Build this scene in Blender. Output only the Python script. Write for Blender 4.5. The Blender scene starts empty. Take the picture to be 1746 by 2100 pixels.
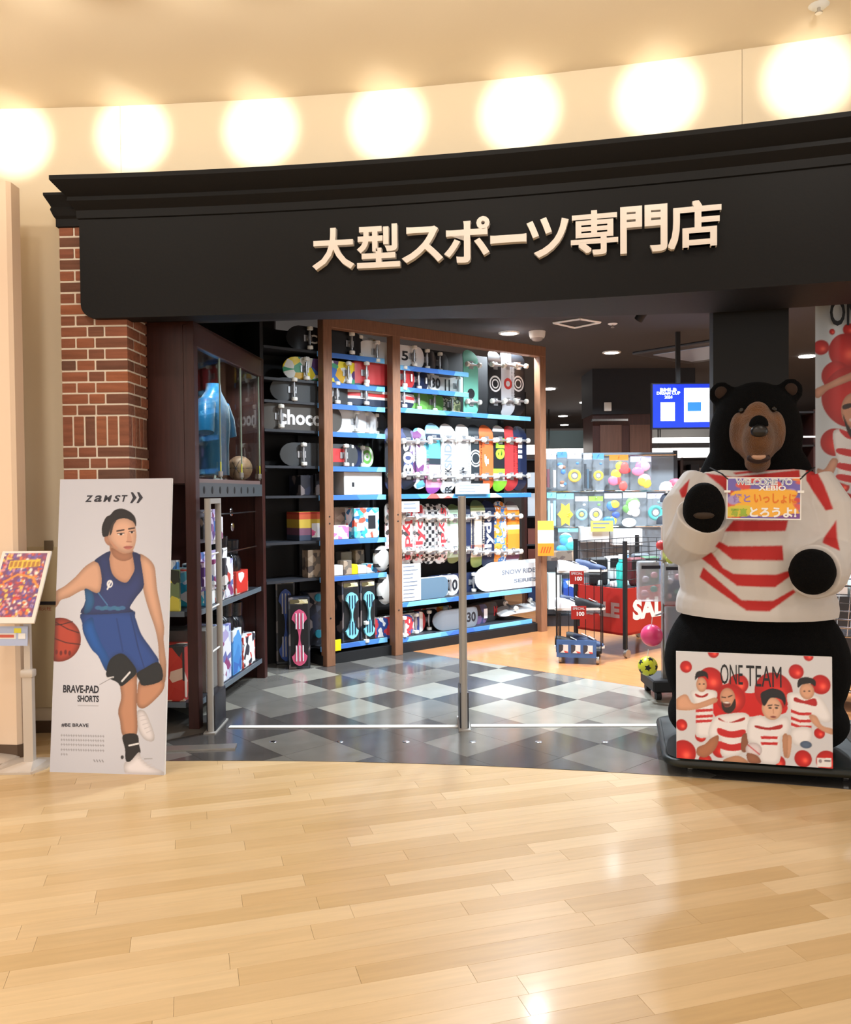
import bpy, bmesh, math, random
import numpy as np
from mathutils import Vector, Matrix

random.seed(7)
SC = bpy.context.scene
COL = SC.collection

# ------------------------------------------------------------------ camera
F, CX, CY, EYE = 1700.0, 873.0, 1050.0, 1.5
PITCH, ROLL = math.radians(-1.34), 0.009
_f = Vector((0, math.cos(PITCH), math.sin(PITCH)))
_r0 = Vector((1, 0, 0)); _u0 = _r0.cross(_f)
_R = _r0 * math.cos(ROLL) - _u0 * math.sin(ROLL)
_U = _u0 * math.cos(ROLL) + _r0 * math.sin(ROLL)
cam = bpy.data.cameras.new('camera')
cam.sensor_fit = 'HORIZONTAL'; cam.sensor_width = 36.0; cam.lens = F / 1746.0 * 36.0
cam.clip_start = 0.05; cam.clip_end = 200
camo = bpy.data.objects.new('camera', cam); COL.objects.link(camo)
camo.matrix_world = Matrix(((_R.x, _U.x, -_f.x, 0), (_R.y, _U.y, -_f.y, 0), (_R.z, _U.z, -_f.z, EYE), (0, 0, 0, 1)))
SC.camera = camo

# ------------------------------------------------------------------ world, exposure
SC.view_settings.view_transform = 'Standard'
SC.view_settings.look = 'None'
SC.view_settings.gamma = 1.0
SC.view_settings.use_curve_mapping = False
SC.view_settings.exposure = 0.08
SC.cycles.max_bounces = 8; SC.cycles.diffuse_bounces = 3; SC.cycles.glossy_bounces = 3; SC.cycles.transmission_bounces = 6; SC.cycles.transparent_max_bounces = 8
wd = bpy.data.worlds.new('mall_ambient'); SC.world = wd; wd.use_nodes = True
wb = wd.node_tree.nodes['Background']
wb.inputs[0].default_value = (1.0, 0.945, 0.88, 1); wb.inputs[1].default_value = 1.45

MALL_Z, SHOP_Z = 3.92, 3.20
WARM = (1.0, 0.94, 0.86); COOL = (0.82, 0.92, 1.0)

def light(name, kind, loc, target, power, color, **kw):
    l = bpy.data.lights.new(name, kind); l.energy = power; l.color = color
    for k, v in kw.items(): setattr(l, k, v)
    o = bpy.data.objects.new(name, l); COL.objects.link(o); o.location = loc
    d = Vector(target) - Vector(loc)
    o.rotation_euler = d.to_track_quat('-Z', 'Y').to_euler()
    return o

# mall downlights (in the ceiling of the concourse, above and behind the viewer)
MALL_LAMPS = [(x, y) for y in (-2.6, -0.4, 1.6, 3.3) for x in (-4.2, -2.1, 0.0, 2.1, 4.2)]
for i, (x, y) in enumerate(MALL_LAMPS):
    light('mall_downlight_lamp', 'AREA', (x, y, MALL_Z - 0.03), (x, y, 0), {-4.2: 16, -2.1: 15, 0.0: 12, 2.1: 7.5, 4.2: 5}[x], WARM, shape='DISK', size=0.22, spread=math.radians(150))
# shop downlights
SHOP_LAMPS = [(0.91, 8.9), (2.3, 10.2), (3.35, 12.2), (2.49, 8.0), (0.96, 7.3), (-1.83, 8.1), (3.0, 16.0), (0.4, 6.4),
              (2.2, 6.6), (3.9, 8.0), (4.88, 10.6), (5.6, 6.8)]
for i, (x, y) in enumerate(SHOP_LAMPS):
    light('shop_downlight_lamp', 'AREA', (x, y, SHOP_Z - 0.04), (x, y, 0), (46, 56)[i] if i < 2 else 72, COOL, shape='DISK', size=0.17, spread=math.radians(140))

# ------------------------------------------------------------------ pixel helpers (only used to read positions off the photo)
def ray(x, y): return _f + _R * ((x - CX) / F) - _U * ((y - CY) / F)
def pf(x, y, z=0.0):
    d = ray(x, y); t = (z - EYE) / d.z; return Vector((0, 0, EYE)) + d * t
def py(x, y, Y):
    d = ray(x, y); return Vector((0, 0, EYE)) + d * (Y / d.y)

class Fr:
    """vertical plane frame: s along, t behind (left of the direction), z up"""
    def __init__(s, o, d):
        s.o = Vector((o[0], o[1], 0)); d = Vector((d[0], d[1], 0)).normalized(); s.u = d; s.n = Vector((-d.y, d.x, 0)); s.a = math.atan2(d.y, d.x)
    def W(s, a, t, z): return s.o + s.u * a + s.n * t + Vector((0, 0, z))
    def hit(s, x, y, t=0.0):
        d = ray(x, y); e = Vector((0, 0, EYE)); p0 = s.o + s.n * t
        k = (p0 - e).dot(s.n) / d.dot(s.n); p = e + d * k
        return (p - s.o).dot(s.u), p.z

# ------------------------------------------------------------------ materials
def lin(c):
    return tuple(((v / 255) / 12.92 if v / 255 <= 0.04045 else ((v / 255 + 0.055) / 1.055) ** 2.4) for v in c)
MATS = {}
def mat(name, rgb, rough=0.5, metal=0.0, noise=None, bump=None, trans=0.0, emit=0.0, coat=0.0, spec=0.5, alpha=1.0, ior=1.45, stretch=(1, 1, 1), sheen=0):
    if name in MATS: return MATS[name]
    m = bpy.data.materials.new(name); m.use_nodes = True; nt = m.node_tree; b = nt.nodes['Principled BSDF']
    c = (*lin(rgb), 1)
    b.inputs['Base Color'].default_value = c; b.inputs['Roughness'].default_value = rough; b.inputs['Metallic'].default_value = metal
    b.inputs['Specular IOR Level'].default_value = spec; b.inputs['IOR'].default_value = ior
    b.inputs['Transmission Weight'].default_value = trans; b.inputs['Coat Weight'].default_value = coat; b.inputs['Alpha'].default_value = alpha
    if sheen: b.inputs['Sheen Weight'].default_value = sheen
    if emit: b.inputs['Emission Color'].default_value = c; b.inputs['Emission Strength'].default_value = emit
    if noise or bump:
        tc = nt.nodes.new('ShaderNodeTexCoord'); mp = nt.nodes.new('ShaderNodeMapping'); mp.inputs['Scale'].default_value = stretch
        nt.links.new(tc.outputs['Object'], mp.inputs[0])
    if noise:
        amt, sc = noise
        n = nt.nodes.new('ShaderNodeTexNoise'); n.inputs['Scale'].default_value = sc; n.inputs['Detail'].default_value = 4
        nt.links.new(mp.outputs[0], n.inputs['Vector'])
        h = nt.nodes.new('ShaderNodeMapRange'); h.inputs[1].default_value = 0.25; h.inputs[2].default_value = 0.75
        h.inputs[3].default_value = 1 - amt; h.inputs[4].default_value = 1 + amt
        nt.links.new(n.outputs[0], h.inputs[0])
        x = nt.nodes.new('ShaderNodeVectorMath'); x.operation = 'SCALE'; x.inputs[0].default_value = c[:3]
        nt.links.new(h.outputs[0], x.inputs['Scale']); nt.links.new(x.outputs[0], b.inputs['Base Color'])
    if bump:
        st, sc = bump
        n = nt.nodes.new('ShaderNodeTexNoise'); n.inputs['Scale'].default_value = sc; n.inputs['Detail'].default_value = 3
        nt.links.new(mp.outputs[0], n.inputs['Vector'])
        bp = nt.nodes.new('ShaderNodeBump'); bp.inputs['Strength'].default_value = st; bp.inputs['Distance'].default_value = 0.01
        nt.links.new(n.outputs[0], bp.inputs['Height']); nt.links.new(bp.outputs[0], b.inputs['Normal'])
    MATS[name] = m; return m

def ramp_mat(name, cols, mode='voronoi', scale=8.0, rough=0.35, axis=0, span=(-0.4, 0.4), center=(0, 0), radius=0.08, width=0.02, stretch=(1, 1, 1)):
    """flat printed graphics: voronoi = collage of patches, bands = bars across an axis, checker, ring"""
    if name in MATS: return MATS[name]
    m = bpy.data.materials.new(name); m.use_nodes = True; nt = m.node_tree; b = nt.nodes['Principled BSDF']; b.inputs['Roughness'].default_value = rough
    L = nt.links; tc = nt.nodes.new('ShaderNodeTexCoord')
    rp = nt.nodes.new('ShaderNodeValToRGB'); cr = rp.color_ramp; cr.interpolation = 'CONSTANT'
    if mode in ('voronoi', 'brush'):
        mp = nt.nodes.new('ShaderNodeMapping'); mp.inputs['Scale'].default_value = stretch; mp.inputs['Location'].default_value = (sum(map(ord, name)) % 97 * 0.37, 0.3, 0.7)
        L.new(tc.outputs['Object'], mp.inputs[0])
        if mode == 'voronoi':
            v = nt.nodes.new('ShaderNodeTexVoronoi'); v.inputs['Scale'].default_value = scale; L.new(mp.outputs[0], v.inputs['Vector'])
            s = nt.nodes.new('ShaderNodeSeparateColor'); L.new(v.outputs['Color'], s.inputs[0]); src = s.outputs[0]
        else:
            v = nt.nodes.new('ShaderNodeTexNoise'); v.inputs['Scale'].default_value = scale; L.new(mp.outputs[0], v.inputs['Vector'])
            h = nt.nodes.new('ShaderNodeMapRange'); h.inputs[1].default_value = .3; h.inputs[2].default_value = .7; L.new(v.outputs[0], h.inputs[0]); src = h.outputs[0]
        stops = [(i / len(cols), c) for i, c in enumerate(cols)]
    else:
        sp = nt.nodes.new('ShaderNodeSeparateXYZ'); L.new(tc.outputs['Object'], sp.inputs[0])
        if mode == 'bands':
            h = nt.nodes.new('ShaderNodeMapRange'); h.inputs[1].default_value = span[0]; h.inputs[2].default_value = span[1]
            L.new(sp.outputs[axis], h.inputs[0]); src = h.outputs[0]; stops = cols
        elif mode == 'checker':
            ck = nt.nodes.new('ShaderNodeTexChecker'); ck.inputs['Scale'].default_value = scale; L.new(tc.outputs['Object'], ck.inputs['Vector']); src = ck.outputs['Fac']
            stops = [(0, cols[0]), (0.5, cols[1])]
        else:
            vx = nt.nodes.new('ShaderNodeVectorMath'); vx.operation = 'SUBTRACT'; vx.inputs[1].default_value = (center[0], center[1], 0)
            mm = nt.nodes.new('ShaderNodeVectorMath'); mm.operation = 'MULTIPLY'; mm.inputs[1].default_value = (1, 1, 0)
            ln = nt.nodes.new('ShaderNodeVectorMath'); ln.operation = 'LENGTH'
            L.new(tc.outputs['Object'], vx.inputs[0]); L.new(vx.outputs[0], mm.inputs[0]); L.new(mm.outputs[0], ln.inputs[0])
            h = nt.nodes.new('ShaderNodeMapRange'); h.inputs[1].default_value = 0; h.inputs[2].default_value = radius * 2
            L.new(ln.outputs['Value'], h.inputs[0]); src = h.outputs[0]
            w = width / radius / 2
            stops = [(0, cols[0]), (0.5 - 2.2 * w, cols[1]), (0.5 - 1.4 * w, cols[0]), (0.5 - w / 2, cols[1]), (0.5 + w / 2, cols[0])]
    while len(cr.elements) < len(stops): cr.elements.new(0.5)
    for e, (p, c) in zip(cr.elements, stops): e.position = max(0, min(1, p))
    for e, (p, c) in zip(cr.elements, stops): e.color = (*lin(c), 1)
    L.new(src, rp.inputs[0]); L.new(rp.outputs[0], b.inputs['Base Color'])
    MATS[name] = m; return m

def vc_mat(name, rough=0.45):
    if name in MATS: return MATS[name]
    m = bpy.data.materials.new(name); m.use_nodes = True; nt = m.node_tree; b = nt.nodes['Principled BSDF']
    a = nt.nodes.new('ShaderNodeVertexColor'); a.layer_name = 'print'; nt.links.new(a.outputs[0], b.inputs['Base Color'])
    b.inputs['Roughness'].default_value = rough; MATS[name] = m; return m

# ------------------------------------------------------------------ mesh helpers
def mesh(name, V, Fc, smooth=None):
    m = bpy.data.meshes.new(name); m.from_pydata([tuple(v) for v in V], [], Fc); m.update()
    if smooth is not None:
        m.polygons.foreach_set('use_smooth', [True] * len(m.polygons)); m.set_sharp_from_angle(angle=math.radians(smooth))
    return m
def from_bm(bm, name, smooth=None):
    m = bpy.data.meshes.new(name); bm.to_mesh(m); bm.free()
    if smooth is not None:
        m.polygons.foreach_set('use_smooth', [True] * len(m.polygons)); m.set_sharp_from_angle(angle=math.radians(smooth))
    return m
BOXC = {}
def boxm(sx, sy, sz, bev=0.0, seg=1):
    k = (round(sx, 4), round(sy, 4), round(sz, 4), bev, seg)
    if k in BOXC: return BOXC[k]
    bm = bmesh.new(); bmesh.ops.create_cube(bm, size=1)
    for v in bm.verts: v.co = Vector((v.co.x * sx, v.co.y * sy, v.co.z * sz))
    if bev: bmesh.ops.bevel(bm, geom=bm.edges[:], offset=min(bev, min(sx, sy, sz) * 0.45), segments=seg, affect='EDGES', profile=0.6)
    BOXC[k] = from_bm(bm, 'box', 40 if seg > 1 else None); return BOXC[k]
class MB:
    def __init__(s): s.V = []; s.F = []
    def add(s, V, Fc):
        o = len(s.V); s.V += [Vector(v) for v in V]; s.F += [[i + o for i in f] for f in Fc]; return s
    def box(s, lo, hi, M=None):
        V = [Vector((x, y, z)) for z in (lo[2], hi[2]) for y in (lo[1], hi[1]) for x in (lo[0], hi[0])]
        if M: V = [M @ v for v in V]
        return s.add(V, [[0, 2, 3, 1], [4, 5, 7, 6], [0, 1, 5, 4], [2, 6, 7, 3], [0, 4, 6, 2], [1, 3, 7, 5]])
    def tube(s, pts, r, n=8, cap=True, closed=False):
        pts = [Vector(p) for p in pts]; k = len(pts); rings = []; prev = None
        for i, p in enumerate(pts):
            if closed: d = pts[(i + 1) % k] - pts[i - 1]
            else: d = (pts[min(i + 1, k - 1)] - pts[max(i - 1, 0)])
            d.normalize()
            if prev is None:
                a = Vector((0, 0, 1)) if abs(d.z) < 0.9 else Vector((1, 0, 0)); x = d.cross(a).normalized()
            else: x = (prev - d * prev.dot(d)).normalized()
            prev = x; y = d.cross(x); rr = r[i] if isinstance(r, (list, tuple)) else r
            rings.append([p + x * math.cos(2 * math.pi * j / n) * rr + y * math.sin(2 * math.pi * j / n) * rr for j in range(n)])
        V = [v for g in rings for v in g]; Fc = []
        for i in range(k if closed else k - 1):
            for j in range(n):
                a, b = i * n, ((i + 1) % k) * n
                Fc.append([a + j, a + (j + 1) % n, b + (j + 1) % n, b + j])
        if cap and not closed: Fc += [list(range(n))[::-1], [(k - 1) * n + j for j in range(n)]]
        return s.add(V, Fc)
    def lathe(s, prof, n=20, M=None):
        V = []; Fc = []
        for (r, z) in prof: V += [Vector((r * math.cos(2 * math.pi * j / n), r * math.sin(2 * math.pi * j / n), z)) for j in range(n)]
        for i in range(len(prof) - 1):
            for j in range(n): Fc.append([i * n + j, i * n + (j + 1) % n, (i + 1) * n + (j + 1) % n, (i + 1) * n + j])
        Fc += [list(range(n))[::-1], [(len(prof) - 1) * n + j for j in range(n)]]
        if M: V = [M @ v for v in V]
        return s.add(V, Fc)
    def prism(s, pts, z0, z1, M=None):
        n = len(pts); V = [Vector((x, y, z0)) for x, y in pts] + [Vector((x, y, z1)) for x, y in pts]
        if M: V = [M @ v for v in V]
        return s.add(V, [list(range(n))[::-1], list(range(n, 2 * n))] + [[i, (i + 1) % n, n + (i + 1) % n, n + i] for i in range(n)])
    def ell(s, c, r, nu=16, nv=10, M=None):
        prof = []
        V = []; Fc = []
        for i in range(nv + 1):
            th = math.pi * i / nv; rr = max(1e-4, math.sin(th))
            V += [Vector((c[0] + r[0] * rr * math.cos(2 * math.pi * j / nu), c[1] + r[1] * rr * math.sin(2 * math.pi * j / nu), c[2] - r[2] * math.cos(th))) for j in range(nu)]
        for i in range(nv):
            for j in range(nu): Fc.append([i * nu + j, i * nu + (j + 1) % nu, (i + 1) * nu + (j + 1) % nu, (i + 1) * nu + j])
        if M: V = [M @ v for v in V]
        return s.add(V, Fc)
    def mesh(s, name='m', smooth=None): return mesh(name, s.V, s.F, smooth)

def ob(name, me, m=None, parent=None, loc=(0, 0, 0), rot=(0, 0, 0), M=None):
    o = bpy.data.objects.new(name, me); COL.objects.link(o)
    if m is not None:
        if len(me.materials) == 0: me.materials.append(m)
        elif me.materials[0] is not m:
            o.material_slots[0].link = 'OBJECT'; o.material_slots[0].material = m
    if parent: o.parent = parent
    if M is not None: o.matrix_local = M
    else: o.location = loc; o.rotation_euler = rot
    return o
def tag(o, label, cat, group=None):
    o['label'] = label; o['category'] = cat
    if group: o['group'] = group
    return o
def struct(o): o['kind'] = 'structure'; return o
def thing(name, label, cat, loc=(0, 0, 0), ang=0.0, group=None, M=None):
    o = bpy.data.objects.new(name, None); COL.objects.link(o); o.empty_display_size = 0.1
    if M is not None: o.matrix_world = M
    else: o.location = loc; o.rotation_euler = (0, 0, ang)
    return tag(o, label, cat, group)
def pbox(name, lo, hi, m, parent=None, bev=0.0, seg=1):
    c = [(a + b) / 2 for a, b in zip(lo, hi)]
    return ob(name, boxm(hi[0] - lo[0], hi[1] - lo[1], hi[2] - lo[2], bev, seg), m, parent, c)

TXT = {}
def text_mesh(s, offset=0.0, extrude=0.0, bevel=0.0, shear=0.0, bold=0.0):
    """text as a mesh, bounding box centred on the origin, height of the box = its own, returns (mesh, w, h)"""
    k = (s, offset, extrude, bevel, shear, bold)
    if k in TXT: return TXT[k]
    cu = bpy.data.curves.new('lettering', 'FONT'); cu.body = s; cu.size = 1.0; cu.offset = offset; cu.extrude = extrude; cu.bevel_depth = bevel; cu.shear = shear
    cu.align_x = 'CENTER'; cu.resolution_u = 3
    t = bpy.data.objects.new('tmp', cu); COL.objects.link(t)
    dg = bpy.context.evaluated_depsgraph_get(); me = bpy.data.meshes.new_from_object(t.evaluated_get(dg))
    bpy.data.objects.remove(t); bpy.data.curves.remove(cu)
    if bold:          # heavier strokes: the same glyph laid over itself with small shifts
        bm = bmesh.new()
        for iz, (dx, dy) in enumerate(((-1, -1), (0, -1), (1, -1), (-1, 0), (1, 0), (-1, 1), (0, 1), (1, 1))):
            k0 = len(bm.verts); bm.from_mesh(me); bm.verts.ensure_lookup_table()
            for v in bm.verts[k0:]: v.co.x += dx * bold; v.co.y += dy * bold; v.co.z += .0005 * (iz + 1)
        bm.to_mesh(me); bm.free()
    n = len(me.vertices); co = np.zeros(n * 3, 'f'); me.vertices.foreach_get('co', co); co = co.reshape(-1, 3)
    lo, hi = co.min(0), co.max(0); co -= (lo + hi) / 2; me.vertices.foreach_set('co', co.ravel()); me.update()
    me.materials.clear()
    TXT[k] = (me, float(hi[0] - lo[0]), float(hi[1] - lo[1])); return TXT[k]
def lettering(s, m, parent, c, w, h, M3=None, offset=0.0, extrude=0.0, bevel=0.0, shear=0.0, name='lettering', depth=None, bold=0.0):
    """place text into a w x h box at c in the parent's local space; M3 columns = text x, y, normal"""
    me, tw, th = text_mesh(s, offset, extrude, bevel, shear, bold)
    M3 = M3 or Matrix(((1, 0, 0), (0, 0, -1), (0, 1, 0)))     # default: text on a wall facing -y
    sz = depth / (2 * (extrude + bevel)) if depth else h / th
    S = Matrix.Diagonal((w / tw, h / th, sz))
    M = (M3 @ S).to_4x4(); M.translation = Vector(c)
    return ob(name, me, m, parent, M=M)

# ------------------------------------------------------------------ print rasteriser (flat print on posters)
class Canvas:
    def __init__(s, w, h, bg): s.w, s.h = w, h; s.a = np.ones((h, w, 3)) * np.array(bg, float); s.yy, s.xx = np.mgrid[0:h, 0:w] + 0.5
    def mask(s, pts, smooth=True, ss=2):
        P = np.array(pts, float)
        if smooth and len(P) > 3:
            n = len(P); out = []
            for i in range(n):
                p0, p1, p2, p3 = P[i - 1], P[i], P[(i + 1) % n], P[(i + 2) % n]
                for t in (0, .25, .5, .75):
                    out.append(.5 * ((2 * p1) + (-p0 + p2) * t + (2 * p0 - 5 * p1 + 4 * p2 - p3) * t * t + (-p0 + 3 * p1 - 3 * p2 + p3) * t ** 3))
            P = np.array(out)
        x0, y0 = np.floor(P.min(0)).astype(int); x1, y1 = np.ceil(P.max(0)).astype(int)
        x0, y0, x1, y1 = max(0, x0), max(0, y0), min(s.w, x1), min(s.h, y1)
        m = np.zeros((s.h, s.w))
        if x1 <= x0 or y1 <= y0: return m
        acc = np.zeros((y1 - y0, x1 - x0))
        for oy in (.25, .75):
            for ox in (.25, .75):
                X = np.arange(x0, x1)[None, :] + ox; Y = np.arange(y0, y1)[:, None] + oy; ins = np.zeros(acc.shape, bool)
                for i in range(len(P)):
                    ax, ay = P[i - 1]; bx, by = P[i]
                    if ay == by: continue
                    ins ^= ((ay > Y) != (by > Y)) & (X < (bx - ax) * (Y - ay) / (by - ay) + ax)
                acc += ins / 4
        m[y0:y1, x0:x1] = acc; return m
    def put(s, m, c, vol=0.0, blur=6):
        c = np.array(c, float)
        if vol:
            b = m.copy()
            for _ in range(2):
                for ax in (0, 1):
                    cs = np.cumsum(np.pad(b, [(blur + 1, blur) if k == ax else (0, 0) for k in (0, 1)]), axis=ax)
                    n = 2 * blur + 1
                    b = (np.take(cs, range(n, cs.shape[ax]), ax) - np.take(cs, range(0, cs.shape[ax] - n), ax)) / n
            f = (1 - vol + vol * np.clip((b - .35) / .6, 0, 1))[..., None]
            s.a = s.a * (1 - m[..., None]) + c * f * m[..., None]
        else: s.a = s.a * (1 - m[..., None]) + c * m[..., None]
    def poly(s, pts, c, smooth=True, vol=0.0, blur=6): s.put(s.mask(pts, smooth), c, vol, blur)
    def ell(s, x, y, rx, ry, c, vol=0.0, blur=6):
        d = np.sqrt(((s.xx - x) / rx) ** 2 + ((s.yy - y) / ry) ** 2); s.put(np.clip((1 - d) * min(rx, ry) + .5, 0, 1), c, vol, blur)
    def ball(s, x, y, r, c):
        d = np.sqrt((s.xx - x) ** 2 + (s.yy - y) ** 2) / r; m = np.clip((1 - d) * r + .5, 0, 1)
        hl = np.exp(-(((s.xx - x - .25 * r) / (.35 * r)) ** 2 + ((s.yy - y - .2 * r) / (.35 * r)) ** 2))
        col = np.array(c, float) * (0.82 + .18 * (1 - d.clip(0, 1) ** 2))[..., None] + np.array((60, 70, 50.)) * hl[..., None]
        s.a = s.a * (1 - m[..., None]) + col * m[..., None]
    def line(s, p, q, w, c):
        p, q = np.array(p, float), np.array(q, float); d = q - p; L = (d ** 2).sum() + 1e-9
        t = np.clip(((s.xx - p[0]) * d[0] + (s.yy - p[1]) * d[1]) / L, 0, 1)
        dist = np.hypot(s.xx - p[0] - t * d[0], s.yy - p[1] - t * d[1]); s.put(np.clip(w / 2 - dist + .5, 0, 1), c)
    def mesh(s, w, h, name='print'):
        """grid in the xz plane facing -y, centred in x, z from 0 to h"""
        W, H = s.w, s.h; xs = (np.arange(W) / (W - 1) - .5) * w; zs = (1 - np.arange(H) / (H - 1)) * h
        V = np.zeros((H, W, 3)); V[..., 0] = xs[None, :]; V[..., 2] = zs[:, None]
        idx = np.arange(H * W).reshape(H, W)
        q = np.stack([idx[1:, :-1], idx[1:, 1:], idx[:-1, 1:], idx[:-1, :-1]], -1).reshape(-1, 4)
        me = bpy.data.meshes.new(name); n = len(q)
        me.vertices.add(H * W); me.vertices.foreach_set('co', V.ravel().astype('f'))
        me.loops.add(n * 4); me.loops.foreach_set('vertex_index', q.ravel().astype('i'))
        me.polygons.add(n); me.polygons.foreach_set('loop_start', np.arange(n, dtype='i') * 4)
        me.update(calc_edges=True); me.validate()
        a = me.color_attributes.new('print', 'FLOAT_COLOR', 'POINT')
        c = np.clip(s.a, 0, 255) / 255; c = np.where(c <= .04045, c / 12.92, ((c + .055) / 1.055) ** 2.4)
        a.data.foreach_set('color', np.concatenate([c.reshape(-1, 3), np.ones((H * W, 1))], 1).ravel().astype('f'))
        return me

# ------------------------------------------------------------------ common materials
m_cream = mat('cream_paint', (244, 228, 200), 0.6, noise=(.02, 2))
m_ceil = mat('ceiling_paint', (244, 228, 202), 0.75)
m_pil = mat('pilaster_paint', (242, 216, 190), 0.6)
m_black = mat('black_fascia_paint', (6, 6, 8), 0.6, bump=(.05, 60), spec=.3)
m_blackm = mat('matt_black', (20, 20, 22), 0.6)
m_dark = mat('dark_panel', (30, 30, 36), 0.6)
m_brownw = mat('dark_mahogany', (62, 34, 30), 0.35, noise=(.25, 6), stretch=(8, 8, .6))
m_wood = mat('walnut_post', (136, 94, 68), 0.5, noise=(.22, 9), stretch=(10, 10, .7))
m_shopceil = mat('shop_ceiling_grey', (64, 63, 65), 0.8)
m_steel = mat('brushed_steel', (178, 172, 164), 0.35, metal=.8)
m_chrome = mat('chrome', (215, 218, 222), 0.18, metal=1)
m_white = mat('white_plastic', (235, 235, 232), 0.4)
m_paper = mat('white_paper', (238, 238, 236), 0.6)
m_rail = ramp_mat('blue_price_rail', [(120, 190, 235), (70, 130, 205), (100, 170, 230), (60, 110, 190)], 'voronoi', 3.0, .3)
m_rail2 = ramp_mat('coloured_price_rail', [(230, 170, 150), (80, 160, 220), (240, 200, 180), (60, 120, 200), (225, 90, 85), (120, 190, 235)], 'voronoi', 4.0, .3)
m_glass = mat('clear_glass', (225, 240, 235), 0.02, trans=1.0, ior=1.12)
m_lamp = mat('lamp_glow', (255, 250, 240), 0.5, emit=14)
m_ink = mat('dark_print', (52, 52, 62), 0.5)

# ------------------------------------------------------------------ facade curve (front edge of the tiled floor = front of the cornice)
_pts = [pf(*p) for p in ((340, 1560), (640, 1563), (960, 1570), (1200, 1580), (1390, 1592), (1746, 1620))]
_c = np.polyfit([p.x for p in _pts], [p.y for p in _pts], 2)
def yT(x): return float(_c[0] * x * x + _c[1] * x + _c[2])          # edge of the tiles
def nT(x): return Vector((-(2 * _c[0] * x + _c[1]), 1, 0)).normalized()
def T(x): return Vector((x, yT(x), 0))
KF = .011
def yC(x): return yT(x) + KF * (2.1 - x) ** 2                      # the facade itself is a little flatter
def nC(x): return Vector((-(2 * _c[0] * x + _c[1] - 2 * KF * (2.1 - x)), 1, 0)).normalized()
def C(x, off=0.0, z=0.0): p = Vector((x, yC(x), z)) + nC(x) * off; return p
def on_curve(x, y, off):
    Y = 4.6
    for _ in range(16):
        p = py(x, y, Y); X = p.x - off * nC(p.x).x; X = p.x - off * nC(X).x; Y = C(X, off).y
    return py(x, y, Y)
def curve_x(px_, py_, off): p = on_curve(px_, py_, off); return p.x - off * nC(p.x - off * nC(p.x).x).x

def sweep(path, prof, flip=False):
    """path: list of (point, outward normal scaled for mitre); prof: (out, z)"""
    V, Fc = [], []; n = len(prof)
    for p, nn in path: V += [Vector((p.x, p.y, z)) + nn * o for o, z in prof]
    for i in range(len(path) - 1):
        for j in range(n - 1):
            f = [i * n + j, (i + 1) * n + j, (i + 1) * n + j + 1, i * n + j + 1]; Fc.append(f[::-1] if flip else f)
    Fc.append(list(range(n))); Fc.append([(len(path) - 1) * n + j for j in range(n)][::-1])
    return V, Fc

# ================================================================== STRUCTURE
# --- concourse floor: planks
def plank_material(name, cols, rough, grain=1.0):
    m = bpy.data.materials.new(name); m.use_nodes = True; nt = m.node_tree; b = nt.nodes['Principled BSDF']; L = nt.links
    oi = nt.nodes.new('ShaderNodeObjectInfo'); tc = nt.nodes.new('ShaderNodeTexCoord')
    rp = nt.nodes.new('ShaderNodeValToRGB'); cr = rp.color_ramp
    while len(cr.elements) < len(cols): cr.elements.new(.5)
    for i, (e, c) in enumerate(zip(cr.elements, cols)): e.position = i / (len(cols) - 1)
    for e, c in zip(cr.elements, cols): e.color = (*lin(c), 1)
    L.new(oi.outputs['Random'], rp.inputs[0])
    ad = nt.nodes.new('ShaderNodeVectorMath'); ad.operation = 'ADD'; sc = nt.nodes.new('ShaderNodeMath'); sc.operation = 'MULTIPLY'; sc.inputs[1].default_value = 37
    L.new(oi.outputs['Random'], sc.inputs[0]); L.new(tc.outputs['Object'], ad.inputs[0]); L.new(sc.outputs[0], ad.inputs[1])
    mp = nt.nodes.new('ShaderNodeMapping'); mp.inputs['Scale'].default_value = (1.2, 14, 14); L.new(ad.outputs[0], mp.inputs[0])
    n = nt.nodes.new('ShaderNodeTexNoise'); n.inputs['Scale'].default_value = 3; n.inputs['Detail'].default_value = 5; L.new(mp.outputs[0], n.inputs['Vector'])
    h = nt.nodes.new('ShaderNodeMapRange'); h.inputs[1].default_value = .25; h.inputs[2].default_value = .75; h.inputs[3].default_value = 1 - .09 * grain; h.inputs[4].default_value = 1 + .05 * grain
    L.new(n.outputs[0], h.inputs[0])
    x = nt.nodes.new('ShaderNodeVectorMath'); x.operation = 'SCALE'; L.new(rp.outputs[0], x.inputs[0]); L.new(h.outputs[0], x.inputs['Scale'])
    L.new(x.outputs[0], b.inputs['Base Color']); b.inputs['Roughness'].default_value = rough; b.inputs['Coat Weight'].default_value = .08; b.inputs['Specular IOR Level'].default_value = .35; b.inputs['Coat Roughness'].default_value = .12
    return m
m_plank = plank_material('maple_plank', [(190, 158, 110), (202, 172, 128), (210, 182, 140), (196, 164, 118), (216, 190, 150)], .33)
floor = struct(ob('floor', boxm(24, 13.5, .1), mat('floor_underlay', (110, 80, 50), .8), None, (0, -1.2, -.062)))
pd = (pf(763, 1925) - pf(222, 2012)); pang = math.atan2(pd.y, pd.x)
PW = 0.098
pl_meshes = [boxm(l, PW - .0005, .012, .0003) for l in (0.55, 0.75, 0.95, 1.2)]
pu = Vector((math.cos(pang), math.sin(pang), 0)); pn = Vector((-pu.y, pu.x, 0)); rest = MB(); prm = random.Random(3)
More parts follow.
